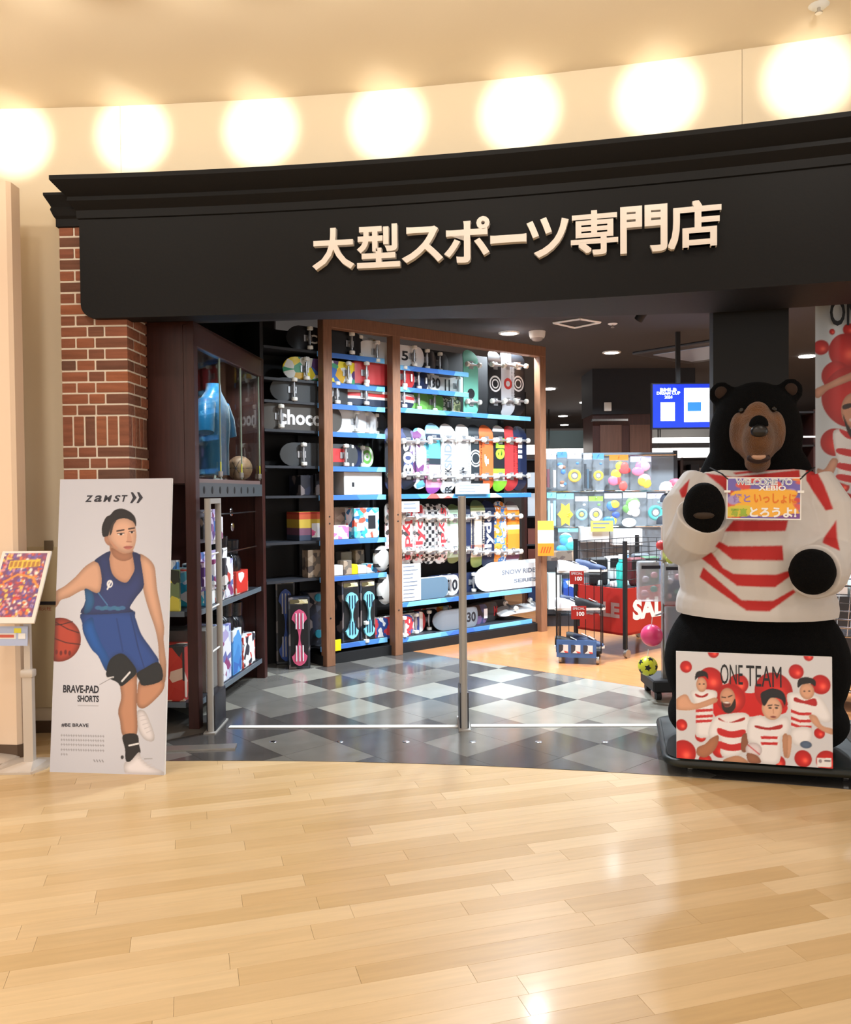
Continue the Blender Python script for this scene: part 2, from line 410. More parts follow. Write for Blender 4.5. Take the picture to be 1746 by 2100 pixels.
for row in range(-60, 70):
    s = -9.0 + prm.random() * .9
    while s < 9:
        me = prm.choice(pl_meshes); l = me.vertices and (0.55, 0.75, 0.95, 1.2)[pl_meshes.index(me)]
        c = pu * (s + l / 2) + pn * (row * PW) + Vector((0, 2.0, 0)); s += l + .0008
        hw = l / 2
        if c.y > yC(max(-2.6, min(3.4, c.x))) + .45 or c.y < -5: continue
        if 2.0 < c.y and abs(c.x) < .56 * c.y + .35 + hw * .6: ob('plank', me, m_plank, floor, c - floor.location + Vector((0, 0, -.006)), (0, 0, pang))
        else:
            M = Matrix.Translation(c) @ Matrix.Rotation(pang, 4, 'Z'); rest.box((-hw, -PW / 2 + .0004, -.012), (hw, PW / 2 - .0004, 0), M)
o = ob('planking', rest.mesh('planking'), m_plank, floor, -floor.location); o['kind'] = 'stuff'

# --- tiled entrance floor (vinyl tiles on the diagonal) with the curved front edge
TA = .372; tang = math.radians(42)
m_tiles = [mat('tile_light_grey', (146, 143, 133), .16, noise=(.1, 5)), mat('tile_mid_grey', (108, 105, 100), .16, noise=(.12, 5)), mat('tile_dark_grey', (74, 71, 69), .16, noise=(.15, 5))]
te1 = Vector((math.cos(tang), math.sin(tang), 0)); te2 = Vector((te1.y, -te1.x, 0)); to = pf(536, 1415); to.z = 0
xs = np.linspace(-2.1, 3.6, 40)
floor_t = struct(ob('floor_entrance', MB().prism([(x, yT(x)) for x in xs] + [(3.6, 9.5), (-2.1, 9.5)], -.004, .0002).mesh(), mat('tile_joint', (60, 58, 56), .6)))
b1, b2 = pf(870, 1340), pf(1380, 1420); bd = (b2 - b1).normalized(); bn = Vector((-bd.y, bd.x, 0))   # bn points into the wooden sales floor
trm = random.Random(11); full = boxm(TA - .002, TA - .002, .002)
for i in range(-9, 14):
    for j in range(-9, 14):
        c = to + te1 * (i + .5) * TA + te2 * (j + .5) * TA
        if not (-2.0 < c.x < 3.4) or c.y > 8.9 or (c - b1).dot(bn) > .3: continue
        d = (c - T(c.x)).dot(nT(c.x))
        if d < -TA * .6: continue
        r = trm.random(); m = m_tiles[(0 if r < .55 else 1) if (i + j) % 2 == 0 else (2 if r < .4 else 1 if r < .85 else 0)] if c.y > 5.35 else m_tiles[2 if r < .55 else 1]
        if d > TA * .72: ob('tile', full, m, floor_t, c + Vector((0, 0, .0012)), (0, 0, tang))
        else:
            bm = bmesh.new(); bmesh.ops.create_cube(bm, size=1)
            Mt = Matrix.Translation(c + Vector((0, 0, .0012))) @ Matrix.Rotation(tang, 4, 'Z') @ Matrix.Diagonal((TA - .002, TA - .002, .002, 1))
            for v in bm.verts: v.co = Mt @ v.co
            g = bmesh.ops.bisect_plane(bm, geom=bm.verts[:] + bm.edges[:] + bm.faces[:], plane_co=T(c.x), plane_no=-nT(c.x), clear_outer=True)
            if len(bm.verts) < 4: bm.free(); continue
            bmesh.ops.contextual_create(bm, geom=[e for e in g['geom_cut'] if isinstance(e, bmesh.types.BMEdge)])
            for v in bm.verts: v.co -= c
            ob('tile', from_bm(bm, 'tile'), m, floor_t, c)
# --- wooden sales floor
m_shopwood = mat('shop_wood_floor', (186, 126, 80), .22, noise=(.16, 5), stretch=(1, 12, 1), coat=.2)
q = [b1 + bd * -1.6, b1 + bd * 6, b1 + bd * 6 + bn * 22, b1 + bd * -14 + bn * 22, b1 + bd * -14 + bn * 2.5, b1 + bd * -1.6 + bn * 2.0]
fang = math.atan2(bd.y, bd.x); Ri = Matrix.Rotation(-fang, 4, 'Z')
ql = [Ri @ (p - b1) for p in q]
struct(ob('floor_shop', MB().prism([(p.x, p.y) for p in ql], -.003, .0035).mesh(), m_shopwood, None, (b1.x, b1.y, 0), (0, 0, fang)))

# --- ceilings
struct(ob('ceiling', boxm(26, 12.2, .12), m_ceil, None, (0, -.6, MALL_Z + .06)))
xs = np.linspace(-1.85, 3.9, 30); struct(ob('ceiling_shop', MB().prism([(C(x, .5).x, C(x, .5).y) for x in xs] + [(9.0, 4.6), (13, 25), (-7, 25), (-7, 7.4), (-2.15, 7.3)], SHOP_Z, SHOP_Z + .1).mesh(), m_shopceil))
# --- curved upper wall above the shopfront, in panels with fine joints
WOFF = .40
xj = curve_x(1522, 150, WOFF)
def wall_panel(x0, x1, z0, z1, off, th=.1):
    xs = np.linspace(x0, x1, max(2, int((x1 - x0) / .15)))
    pts = [C(x, off) for x in xs] + [C(x, off + th) for x in xs[::-1]]
    return MB().prism([(p.x, p.y) for p in pts], z0, z1).mesh('panel', 30)
wall = struct(ob('wall_front', wall_panel(-4.5, 3.9, 2.9, MALL_Z, WOFF + .012, .05), mat('joint_shadow_gap', (150, 135, 115), .8)))
for x0, x1 in ((-4.5, -1.9), (-1.898, xj), (xj + .002, 3.9)): ob('panel', wall_panel(x0, x1, 2.9, MALL_Z, WOFF, .02), m_cream, wall)
XP0 = curve_x(125, 700, .17); XF0 = curve_x(163, 500, .12)
wl = struct(ob('wall_left', wall_panel(-4.5, XP0 + .06, 0, 2.9, WOFF, .1), m_cream))
struct(ob('baseboard_left', wall_panel(-4.5, XP0 + .02, 0, .075, WOFF - .012, .012), mat('bronze_baseboard', (92, 72, 56), .5)))
# --- pilaster with chamfered arris at the left edge
pp = py(20, 800, 4.72); w = 1.1
pil = struct(ob('wall_pilaster', MB().prism([(pp.x, 4.72), (pp.x + .02, 4.74), (pp.x + .02, 4.84), (pp.x - w, 4.98), (pp.x - w, 4.86)], .075, 3.28).mesh(), m_pil))
struct(ob('baseboard_pilaster', MB().prism([(pp.x + .004, 4.714), (pp.x + .025, 4.735), (pp.x + .025, 4.845), (pp.x - w, 4.985), (pp.x - w, 4.855)], 0, .075).mesh(), MATS['bronze_baseboard']))

# --- brick pier
m_mortar = mat('mortar', (224, 212, 196), .9, bump=(.3, 80))
def brick_mat():
    m = plank_material('red_brick', [(112, 76, 62), (144, 90, 68), (154, 95, 70), (104, 74, 62), (164, 100, 70), (134, 84, 67)], .85, 3.5); b = m.node_tree.nodes['Principled BSDF']
    b.inputs['Coat Weight'].default_value = 0
    nt = m.node_tree; n = nt.nodes.new('ShaderNodeTexNoise'); n.inputs['Scale'].default_value = 60; bp = nt.nodes.new('ShaderNodeBump'); bp.inputs['Strength'].default_value = .5; bp.inputs['Distance'].default_value = .004
    tc = [x for x in nt.nodes if x.type == 'TEX_COORD'][0]; nt.links.new(tc.outputs['Object'], n.inputs['Vector']); nt.links.new(n.outputs[0], bp.inputs['Height']); nt.links.new(bp.outputs[0], b.inputs['Normal']); return m
m_brick = brick_mat()
pang2 = math.atan2(-nC(XP0).x, nC(XP0).y)            # pier turned with the facade
pier_o = C(XP0, .17); pw = curve_x(264, 800, .17) - XP0; pdp = .30
pier = struct(ob('wall_pier', MB().box((.002, .004, 0), (pw - .004, pdp, 3.13)).mesh(), m_mortar, None, pier_o, (0, 0, pang2)))
z = .01; row = 0; brm = random.Random(5)
def brick(x0, x1, z0, z1, y0=0.0, y1=.1, nm='brick'):
    e = brm.uniform(-.0015, .0015)
    pbox('brick', (x0, y0 + e, z0), (x1, y1, z1), m_brick, pier, .006, 2)
zs_ref = 1.5 - (875 - 1015) * 4.72 / 1700                   # middle of the soldier course
courses = []
zz = zs_ref - .09
while zz > .05: courses.append((zz - .0668, zz - .009, 'r')); zz -= .0668
courses.append((zs_ref - .09, zs_ref + .087, 's'))
zz = zs_ref + .096
while zz < 3.08: courses.append((zz, zz + .0575, 'r')); zz += .0668
for k, (z0, z1, t) in enumerate(sorted(courses)):
    if t == 's':
        n = 6; bw = (pw + .009) / n
        for i in range(n): brick(i * bw, (i + 1) * bw - .009, z0, z1, 0, .1 if i < n - 1 else .055)
        for i in range(4): pbox('brick', (pw - .05, .064 + i * .06, z0), (pw + brm.uniform(-.001, .001), .064 + i * .06 + .051, z1), m_brick, pier, .006, 2)
        continue
    cuts = [0, pw * .41, pw * .665, pw] if k % 2 else [0, pw * .235, pw * .52, pw]
    for a, b in zip(cuts[:-1], cuts[1:]):
        last = b == pw
        brick(a, b - (0 if last else .009), z0, z1, 0, (.2 if k % 2 else .1) if last else .1)
    y = .209 if k % 2 else .109
    pbox('brick', (pw - .1, y, z0), (pw, pdp + .02, z1), m_brick, pier, .006, 2)
# capital of the pier
cap_prof = [(0, 3.10), (.012, 3.105), (.012, 3.15), (.022, 3.165), (.035, 3.20), (.03, 3.215), (.04, 3.235), (.062, 3.275), (.062, 3.29), (0, 3.29)]
pa = pier_o; t = Vector((math.cos(pang2), math.sin(pang2), 0)); n = Vector((-t.y, t.x, 0))
V, Fc = sweep([(pa + n * .3, -t), (pa, -t - n), (pa + t * .5, -n)], cap_prof)
struct(ob('trim_2', mesh('capital', V, Fc), m_black))

# --- fascia with cornice
XF1 = 3.7; ZB = 2.55; FO = .12
xs = [XF0 + d for d in (0, .004, .012, .025, .045, .07, .1)] + list(np.linspace(XF0 + .2, XF1, 34))
def FBf(x): return min(.70, max(.26, .28 + .165 * (x + 1.0)))
def zb(x):
    d = x - XF0; r = .085
    return ZB + (r - math.sqrt(max(0, r * r - (r - d) ** 2)) if d < r else 0)
V = []; Fc = []
for x in xs: V += [C(x, FO, 3.20), C(x, FO, zb(x)), C(x, FBf(x), zb(x)), C(x, FBf(x), 3.20)]
for i in range(len(xs) - 1):
    a, b = i * 4, i * 4 + 4
    for j in range(4): Fc.append([a + j, a + (j + 1) % 4, b + (j + 1) % 4, b + j])
Fc += [[0, 3, 2, 1], [len(V) - 4 + k for k in range(4)]]
fascia = struct(ob('trim_1', mesh('fascia', V, Fc, 30), m_black))
prof = [(0, 3.13), (.010, 3.135), (.012, 3.18), (.03, 3.20), (.05, 3.225), (.046, 3.25), (.075, 3.275), (.11, 3.315), (.118, 3.325), (.118, 3.35), (0, 3.35), (-.15, 3.345)]
cx = list(np.linspace(XF0, XF1, 40)); p0 = C(XF0, FO); n0 = nC(XF0); t0 = Vector((n0.y, -n0.x, 0))
path = [(p0 + n0 * .26, -t0), (p0, -t0 - n0)] + [(C(x, FO), -nC(x)) for x in cx[1:]]
V, Fc = sweep(path, prof); ob('cornice', mesh('cornice', V, Fc, 30), m_black, fascia)
# jamb behind the pier, and black pier behind the bear
jx = curve_x(291, 800, .45)
struct(ob('wall_jamb', MB().box((jx - .5, yC(jx) + .50, 0), (jx + .02, yC(jx) + .62, 3.2)).mesh(), m_blackm))
xa, xb = curve_x(1463, 700, .85), curve_x(1618, 700, .85)
struct(ob('wall_post', wall_panel(xa, xb, 0, SHOP_Z, .85, .3), mat('black_post_paint', (9, 9, 12), .6)))
# lintel wall above the shop opening, behind the fascia
struct(ob('wall_lintel', wall_panel(XP0 + .1, 3.9, 2.6, MALL_Z, WOFF + .07, .1), m_blackm))

# --- spots out of view below the concourse ceiling, each throwing a round pool on the upper wall
for i, (x, y) in enumerate(((30, 287), (272, 277), (535, 266), (795, 250), (1065, 230), (1350, 198), (1660, 158))):
    p = on_curve(x, y, WOFF); n = nC(p.x); h = p - n * 1.35; h.z = p.z - .06
    light('added_wall_fill', 'SPOT', h - n * .25 - Vector((0, 0, .1)), p, 19, (1, .93, .80), spot_size=math.radians(95), spot_blend=1.0, shadow_soft_size=.05)  # wide fill lamp added to brighten the wall between the pools
    light('wall_spot_lamp', 'SPOT', h, p, 120, (1, .95, .84), spot_size=math.radians(24), spot_blend=.8, shadow_soft_size=.03)

# --- shop shell
struct(ob('wall_shop_back', boxm(22, .1, SHOP_Z), mat('far_wall', (150, 152, 158), .7), None, (3.5, 22.5, SHOP_Z / 2)))
struct(ob('wall_shop_right', boxm(.1, 16, SHOP_Z), m_dark, None, (9.0, 14, SHOP_Z / 2)))
struct(ob('wall_shop_left', MB().prism([(-2.2, 5.1), (-2.1, 5.1), (-2.1, 7.2), (-1.32, 7.34), (-1.32, 7.42), (-2.2, 7.3)], 0, SHOP_Z).mesh(), m_dark))

# ================================================================== SIGN ON THE FASCIA
sign_m = mat('cream_acrylic', (244, 236, 228), .3)
p = on_curve(1058, 490, FO)
sign = thing('shop_sign', 'large cream raised Japanese lettering across the black fascia', 'sign', p)
for ch, x0, x1, y0, y1 in (('大', 640, 730, 465, 559), ('型', 732, 823, 458, 555), ('ス', 824, 911, 462, 545), ('ポ', 911, 1006, 443, 545), ('ー', 1006, 1081, 481, 502),
                           ('ツ', 1081, 1167, 443, 534), ('専', 1172, 1267, 429, 529), ('門', 1274, 1367, 419, 524), ('店', 1373, 1476, 409, 515)):
    c = on_curve((x0 + x1) / 2, (y0 + y1) / 2, FO - .02); n = nC(c.x); t = Vector((n.y, -n.x, 0))
    k = c.y / F; sl = 1.0
    M3 = Matrix(((t.x, 0, -n.x), (t.y, 0, -n.y), (0, 1, 0)))
    lettering(ch, sign_m, sign, c - p, (x1 - x0 - 3) * k / t.x * 1.0, (y1 - y0 - (x1 - x0) * .07 * (ch != 'ー') - 4) * k, M3, extrude=.05, offset=0 if ch in '専店ー' else .024, bold=.022 if ch in '専店' else 0, name='letter', depth=.04)

# ================================================================== CEILING DEVICES OF THE SHOP
for i, (x, y) in enumerate(SHOP_LAMPS[:3]):
    th = thing('downlight', 'round white recessed downlight ' + ('just above the skateboard rack top', 'in mid ceiling left of the air conditioner', 'on the ceiling above the blue screen')[i], 'ceiling light', (x, y, SHOP_Z - .012), 0, 'recessed downlights in the grey shop ceiling')
    ob('trim_ring', MB().lathe([(.10, .012), (.115, .012), (.11, 0), (.09, 0), (.085, .011)], 20).mesh('ring', 40), m_white, th)
    ob('diffuser', MB().lathe([(.086, .004), (.086, .010)], 20).mesh('diff'), m_lamp, th)
def ceil_pt(x, y): return pf(x, y, SHOP_Z)
far_l = [(1155, 853, 'downlight row behind the skateboard rack, nearest'), (1127, 797, 'left of the brown pillar top'), (1200, 825, 'beside the dark bulkhead edge'), (1158, 871, 'above the toy bags far back'), (1165, 884, 'lowest of the far row above the toy bags'), (1656, 730, 'between black post and banner'), (1272, 768, 'left of the screen pole')]
for x, y, d in far_l:
    p = ceil_pt(x, y)
    th = thing('downlight', 'small bright ceiling downlight, ' + d, 'ceiling light', (p.x, p.y, SHOP_Z - .012), 0, 'far recessed downlights')
    k = p.y / 1700; r = .10 if x != 1272 else .045
    ob('diffuser', MB().lathe([(r, 0), (r, .012)], 16).mesh('diff'), m_lamp, th)
p = ceil_pt(1102, 680)
th = thing('security_camera', 'small white dome camera on the grey shop ceiling', 'camera', (p.x, p.y, SHOP_Z))
ob('housing', MB().lathe([(.075, -.07), (.085, -.045), (.09, 0)], 18).mesh('h', 40), m_white, th)
ob('dome', MB().lathe([(.02, -.105), (.05, -.095), (.068, -.07)], 18).mesh('d', 60), mat('smoked_dome', (150, 150, 150), .2), th)
hp = [ceil_pt(*q) for q in ((1135, 660), (1190, 652), (1232, 659), (1179, 670))]
mb = MB(); cc = sum(hp, Vector()) / 4
for i in range(4): mb.tube([hp[i] - cc, hp[(i + 1) % 4] - cc], .014, 4)
tag(ob('access_hatch', mb.mesh(), m_white, None, (cc.x, cc.y, SHOP_Z - .008)), 'thin white square frame of an access hatch in the shop ceiling', 'hatch')
for x, y, nm, lb in ((1257, 664, 'sprinkler', 'tiny ceiling sprinkler beside the access hatch'), (1680, 11, 'sprinkler', 'small sprinkler on the cream ceiling at upper right')):
    p = pf(x, y, SHOP_Z if y > 100 else MALL_Z); th = thing(nm, lb, 'sprinkler', p)
    ob('flange', MB().lathe([(.035, -.012), (.05, 0)], 16).mesh('f', 40), m_white, th)
    ob('head', MB().lathe([(.018, -.04), (.018, -.034), (.008, -.03), (.008, -.012)], 12).mesh('hd', 40), m_steel, th)
# air-conditioner cassette
q = [ceil_pt(*t) for t in ((1310, 702), (1420, 681), (1480, 683), (1420, 716))]
c = (q[0] + q[3]) / 2 + Vector((.55, .35, 0)); th = thing('air_conditioner', 'large square grey ceiling cassette air conditioner', 'air conditioner', (c.x, c.y, SHOP_Z), math.radians(40))
pbox('casing', (-.6, -.6, -.035), (.6, .6, -.001), mat('cassette_grey', (70, 72, 78), .5), th, .01)
pbox('grille', (-.42, -.42, -.045), (.42, .42, -.035), mat('cassette_panel', (150, 165, 190), .4), th, .004)

# ================================================================== STANDEE WITH THE BASKETBALL PLAYER PRINT
BL, BR = pf(102, 1583), pf(337, 1590); wv = BR - BL; sw = wv.length; sa = math.atan2(wv.y, wv.x); sh = 1.60
def make_standee_print(W=210, H=530):
    cv = Canvas(W, H, (196, 198, 210))
    g = np.exp(-(((cv.xx / W - .45) / .5) ** 2 + ((cv.yy / H - .6) / .45) ** 2)); cv.a += (g * 22)[..., None]
    def m(p):
        x, y = p; v = (y - 58) / 1935.0; xl = 388 - 68 * v; xr = 1117 - 47 * v; return ((x - xl) / (xr - xl) * W, v * H)
    def P(pts, c, smooth=True, vol=.0, blur=5): cv.poly([m(p) for p in pts], c, smooth, vol, blur)
    def El(x, y, rx, ry, c, vol=0, blur=4):
        a = m((x, y)); b = m((x + rx, y)); d = m((x, y + ry)); cv.ell(a[0], a[1], b[0] - a[0], d[1] - a[1], c, vol, blur)
    def Ln(p, q, w, c): cv.line(m(p), m(q), w, c)
    sk, sk2 = (216, 168, 140), (196, 142, 112)
    # ball
    El(383, 1130, 143, 145, (186, 70, 48), .45, 8)
    for pts in (((345, 1035), (400, 1030), (470, 1010)), ((345, 1120), (430, 1150), (522, 1160)), ((350, 1010), (440, 1060), (515, 1085))):
        for a, b in zip(pts, pts[1:]): Ln(a, b, 1.6, (60, 25, 22))
    for i, x in enumerate((365, 395, 425, 452)): El(x, 1212 + (i % 2) * 6, 9, 16, (110, 36, 28))
    # back leg and shoe
    P([(893, 1590), (940, 1585), (975, 1650), (1005, 1740), (992, 1778), (940, 1765), (900, 1700)], (226, 222, 228), True, .25)
    for k in range(5): Ln((905 + k * 12, 1620 + k * 26), (945 + k * 10, 1612 + k * 24), 1, (190, 186, 194))
    P([(905, 1395), (935, 1418), (1055, 1380), (1064, 1440), (1010, 1510), (940, 1566), (898, 1556), (890, 1500)], sk2, True, .3)
    # arms
    P([(640, 600), (560, 640), (490, 715), (420, 775), (352, 822), (340, 925), (372, 905), (395, 868), (450, 850), (555, 798), (650, 830), (670, 740), (660, 650)], sk, True, .3, 7)
    P([(900, 565), (960, 588), (1002, 640), (1014, 720), (1022, 800), (1042, 900), (1066, 1040), (1063, 1120), (1072, 1200), (1080, 1290), (1074, 1392), (1056, 1388), (1048, 1320), (1034, 1250), (1028, 1150), (1008, 1050), (974, 950), (944, 850), (925, 760), (915, 680)], sk, True, .32, 7)
    # front leg
    P([(785, 1400), (850, 1370), (888, 1330), (892, 1400), (890, 1560), (890, 1740), (803, 1748), (782, 1650), (770, 1590), (790, 1500)], sk2, True, .35, 6)
    # shorts
    P([(545, 950), (850, 935), (880, 980), (920, 1090), (990, 1190), (1032, 1272), (940, 1330), (893, 1345), (850, 1275), (790, 1225), (730, 1255), (695, 1335), (640, 1235), (590, 1180), (545, 1090), (535, 1020)], (44, 76, 150), True, .35, 8)
    P([(540, 1040), (590, 1180), (640, 1235), (690, 1325), (715, 1255), (660, 1150), (620, 1050), (600, 980)], (34, 96, 184), True, .3, 8)
    Ln((850, 960), (900, 1180), 2.5, (32, 56, 116)); Ln((760, 990), (800, 1200), 3, (36, 64, 130)); Ln((900, 1180), (940, 1310), 2, (34, 58, 118))
    # black pads
    P([(693, 1335), (718, 1255), (790, 1215), (850, 1262), (890, 1335), (840, 1392), (790, 1428), (762, 1402), (700, 1372)], (30, 32, 36), True, .2)
    P([(890, 1345), (940, 1310), (1032, 1270), (1054, 1382), (935, 1422), (905, 1385)], (30, 32, 36), True, .2)
    Ln((795, 1395), (845, 1338), 3.5, (225, 225, 230)); Ln((700, 1378), (738, 1370), 3, (215, 215, 220))
    # neck, vest
    P([(715, 480), (760, 520), (800, 540), (845, 545), (870, 545), (872, 610), (885, 690), (840, 755), (790, 755), (725, 700), (705, 610), (715, 540)], (206, 156, 128), True, .25, 7)
    P([(725, 520), (800, 560), (860, 552), (858, 590), (800, 610), (740, 580)], (180, 126, 98), True, .2, 6)
    P([(618, 602), (715, 543), (712, 600), (730, 690), (775, 738), (825, 750), (860, 702), (876, 660), (868, 600), (864, 550), (910, 566), (914, 600), (932, 720), (932, 785), (884, 850), (845, 915), (852, 945), (545, 962), (548, 900), (560, 850), (553, 792), (640, 822), (662, 745), (655, 670), (640, 625)], (50, 62, 118), True, .3, 9)
    for k in range(7): El(640 + k * 26, 918 + (k % 2) * 5, 22, 13, (64, 110 + 6 * (k % 3), 160))
    P([(553, 795), (600, 815), (615, 880), (590, 940), (548, 955), (556, 870)], (44, 100, 158), True, .3, 6)
    Ln((640, 820), (700, 900), 2, (78, 128, 180)); El(715, 760, 20, 26, (240, 240, 245)); El(717, 760, 10, 15, (50, 62, 118)); Ln((700, 795), (722, 742), 3.0, (240, 240, 245))
    # head
    P([(680, 450), (688, 432), (712, 448), (724, 490), (716, 506), (698, 500), (682, 476)], (200, 146, 120), True, .2)
    P([(703, 440), (712, 395), (740, 342), (780, 322), (830, 322), (870, 345), (884, 400), (887, 450), (879, 502), (862, 542), (838, 556), (800, 550), (760, 530), (725, 497), (710, 470)], (222, 176, 150), True, .22, 9)
    P([(668, 442), (664, 380), (690, 318), (718, 302), (745, 272), (790, 260), (840, 278), (874, 310), (886, 350), (884, 380), (866, 348), (820, 326), (775, 330), (738, 352), (716, 400), (706, 438), (690, 446)], (38, 32, 32), True, .15)
    P([(716, 400), (730, 360), (760, 335), (740, 370), (728, 420), (714, 440)], (58, 48, 46))
    Ln((762, 410), (806, 402), 2.6, (60, 44, 40)); Ln((838, 396), (874, 390), 2.6, (60, 44, 40))
    El(786, 430, 20, 8, (240, 230, 225)); El(788, 430, 9, 8, (40, 28, 26)); El(856, 418, 15, 7, (240, 230, 225)); El(858, 418, 8, 7, (40, 28, 26))
    Ln((764, 426), (808, 424), 1.4, (70, 46, 40)); Ln((840, 413), (874, 410), 1.4, (70, 46, 40))
    P([(832, 420), (845, 420), (858, 470), (846, 482), (826, 480)], (206, 156, 130)); Ln((824, 480), (856, 482), 1.6, (164, 112, 92))
    P([(806, 516), (832, 508), (862, 514), (846, 530), (820, 530)], (186, 108, 98)); Ln((806, 517), (862, 515), 1.2, (130, 70, 66))
    P([(720, 470), (745, 500), (770, 528), (745, 520), (722, 492)], (196, 144, 118))
    # sock, shoes
    P([(800, 1745), (890, 1735), (906, 1800), (912, 1860), (850, 1918), (820, 1902), (815, 1830)], (34, 32, 34), True, .2)
    Ln((842, 1808), (900, 1795), 3.2, (235, 235, 238))
    P([(815, 1915), (850, 1908), (905, 1848), (922, 1888), (980, 1935), (1062, 1968), (1066, 1998), (960, 2002), (830, 1990), (808, 1955)], (236, 232, 238), True, .22, 6)
    Ln((820, 1985), (1060, 1998), 3, (205, 200, 208))
    for k in range(5): Ln((900 + k * 18, 1890 + k * 14), (935 + k * 18, 1880 + k * 14), 1, (200, 196, 204))
    El(797, 1884, 10, 12, (60, 58, 62)); Ln((940, 1890), (990, 1888), 1.2, (150, 150, 156))
    Ln((650, 1420), (735, 1372), .9, (120, 120, 128))
    # small paragraph
    for r, y in enumerate((1753, 1782, 1812, 1845, 1875)):
        for k in range(18 if r < 4 else 3): Ln((400 + k * 16, y - 5), (400 + k * 16 + (k * 7 + r * 5) % 5, y + 6), 1.1, (140, 140, 150)); Ln((396 + k * 16, y), (406 + k * 16, y), .9, (150, 150, 160))
    for k in range(4): Ln((612 + k * 18, 1906), (620 + k * 18, 1918), 1.4, (120, 120, 128))
    Ln((508, 1558), (640, 1558), 1.0, (160, 160, 168))
    return cv, m, W, H
cv, sm, SW_, SH_ = make_standee_print()
lean = math.asin(.10)
st = thing('advertising_panel', 'tall pale grey advertising panel printed with a basketball player in blue', 'sign panel', (BL + BR) / 2, sa)
st.rotation_euler = (-lean, 0, sa)
pbox('board', (-sw / 2, .002, 0), (sw / 2, .018, sh), mat('foam_board_edge', (232, 228, 226), .6), st)
ob('printed_sheet', cv.mesh(sw, sh), vc_mat('poster_print', .35), st)
ob('easel_leg', MB().box((-.04, .02, 0), (.04, .026, 1.1), Matrix.Translation((0, .0, .0)) @ Matrix.Rotation(-.16, 4, 'X') @ Matrix.Translation((0, 0, .06))).mesh(), mat('card_back', (190, 180, 165), .8), st)
def sloc(x, y): u, v = sm((x, y)); return (u / SW_ - .5) * sw, (1 - v / SH_) * sh
def stext(s, x0, x1, y0, y1, m=m_ink, off=.02, shear=0):
    a, b = sloc(x0, y1), sloc(x1, y0); lettering(s, m, st, ((a[0] + b[0]) / 2, -.0012, (a[1] + b[1]) / 2), b[0] - a[0], b[1] - a[1], offset=off, shear=shear)
for ch, x0, x1 in (('Z', 552, 606), ('a', 612, 664), ('M', 672, 730), ('S', 738, 786), ('T', 792, 832)): stext(ch, x0, x1, 168, 213, off=.022 if ch == 'a' else .034, shear=.25)
for x in (852, 893):
    a = [sloc(x + dx, dy) for dx, dy in ((0, 150), (14, 150), (38, 186), (10, 222), (-4, 222), (14, 186))]
    ob('chevron', mesh('chevron', [(p[0], -.0012, p[1]) for p in a], [list(range(6))[::-1]]), m_ink, st)
stext('BRAVE-PAD', 408, 645, 1427, 1477, off=.03); stext('SHORTS', 503, 645, 1493, 1535, off=.03); stext('#BE BRAVE', 397, 578, 1675, 1700, off=.02)

# ================================================================== FLOOR-STANDING FRAMED NOTICE, LEFT
pb = pf(62, 1574); th = thing('notice_stand', 'silver floor stand holding a tilted white framed colourful poster', 'notice stand', pb, 0)
m_pole = mat('stand_satin_silver', (206, 196, 186), .35, metal=.3)
hx = py(66, 1300, pb.y) - pb
ob('base', MB().prism([(-.17, -.12), (.06, -.12), (.10, -.03), (.10, .14), (-.17, .14)], 0, .012).mesh(), m_pole, th)
ob('base_cover', MB().add([(-.14, -.1, .012), (.05, -.1, .012), (.05, .1, .012), (-.14, .1, .012), (-.03, -.03, .04), (.03, -.03, .04), (.03, .03, .04), (-.03, .03, .04)], [[0, 1, 5, 4], [1, 2, 6, 5], [2, 3, 7, 6], [3, 0, 4, 7], [4, 5, 6, 7]]).mesh(), m_pole, th)
ob('pole', MB().box((-.026, -.018, .03), (.026, .018, .53)).mesh(), m_pole, th)
ob('upper_pole', MB().box((-.017, -.012, .5), (.017, .012, .86)).mesh(), m_pole, th)
ob('collar', boxm(.07, .055, .045, .012, 2), m_pole, th, (0, 0, .525))
fr = ob('frame', boxm(.285, .014, .43, .006, 2), mat('frame_white', (236, 230, 222), .35), th, (-.055, .02, 1.0), (-.5, 0, -.05))
fp = Canvas(46, 70, (128, 70, 110)); rr = random.Random(4)
for k in range(420):
    c = rr.choice([(230, 120, 60), (210, 60, 60), (120, 90, 170), (240, 200, 90), (90, 80, 150), (220, 150, 160), (170, 70, 90), (245, 235, 220)]); fp.ell(rr.uniform(0, 46), rr.uniform(0, 70), rr.uniform(.8, 2.0), rr.uniform(.8, 2.2), c)
fp.poly([(8, 9), (40, 7), (41, 15), (8, 18)], (236, 196, 60), False)
for k in range(7): fp.poly([(9 + k * 4.6, 10), (12 + k * 4.6, 9.5), (12 + k * 4.6, 15.5), (9 + k * 4.6, 16)], (180, 120, 40), False)
for a, b in (((8, 32), (20, 24)), ((20, 24), (36, 27)), ((36, 27), (44, 38))): fp.line(a, b, 2.2, (240, 150, 60))
ob('poster', fp.mesh(.245, .38), vc_mat('poster_print'), fr, (0, -.0078, -.18))
pt = ob('tag_card', boxm(.23, .003, .105), mat('pale_blue_card', (182, 194, 226), .5), th, (-.085, -.055, .74), (-.06, 0, -.05))
for i, (x, z, w_, h_, c) in enumerate(((-.02, .0, .14, .03, (236, 232, 226)), (.06, .03, .04, .025, (230, 220, 70)), (-.02, .0, .12, .016, (206, 96, 80)), (.085, .0, .04, .03, (240, 240, 240)))): ob('card_print', boxm(w_, .001, h_), mat('card_print_%d' % i, c, .5), pt, (x, -.002 - .0006 * i, z))
pb2 = pf(-22, 1556); th = thing('notice_stand', 'round grey base and pole of a second stand at the left edge', 'notice stand', pb2)
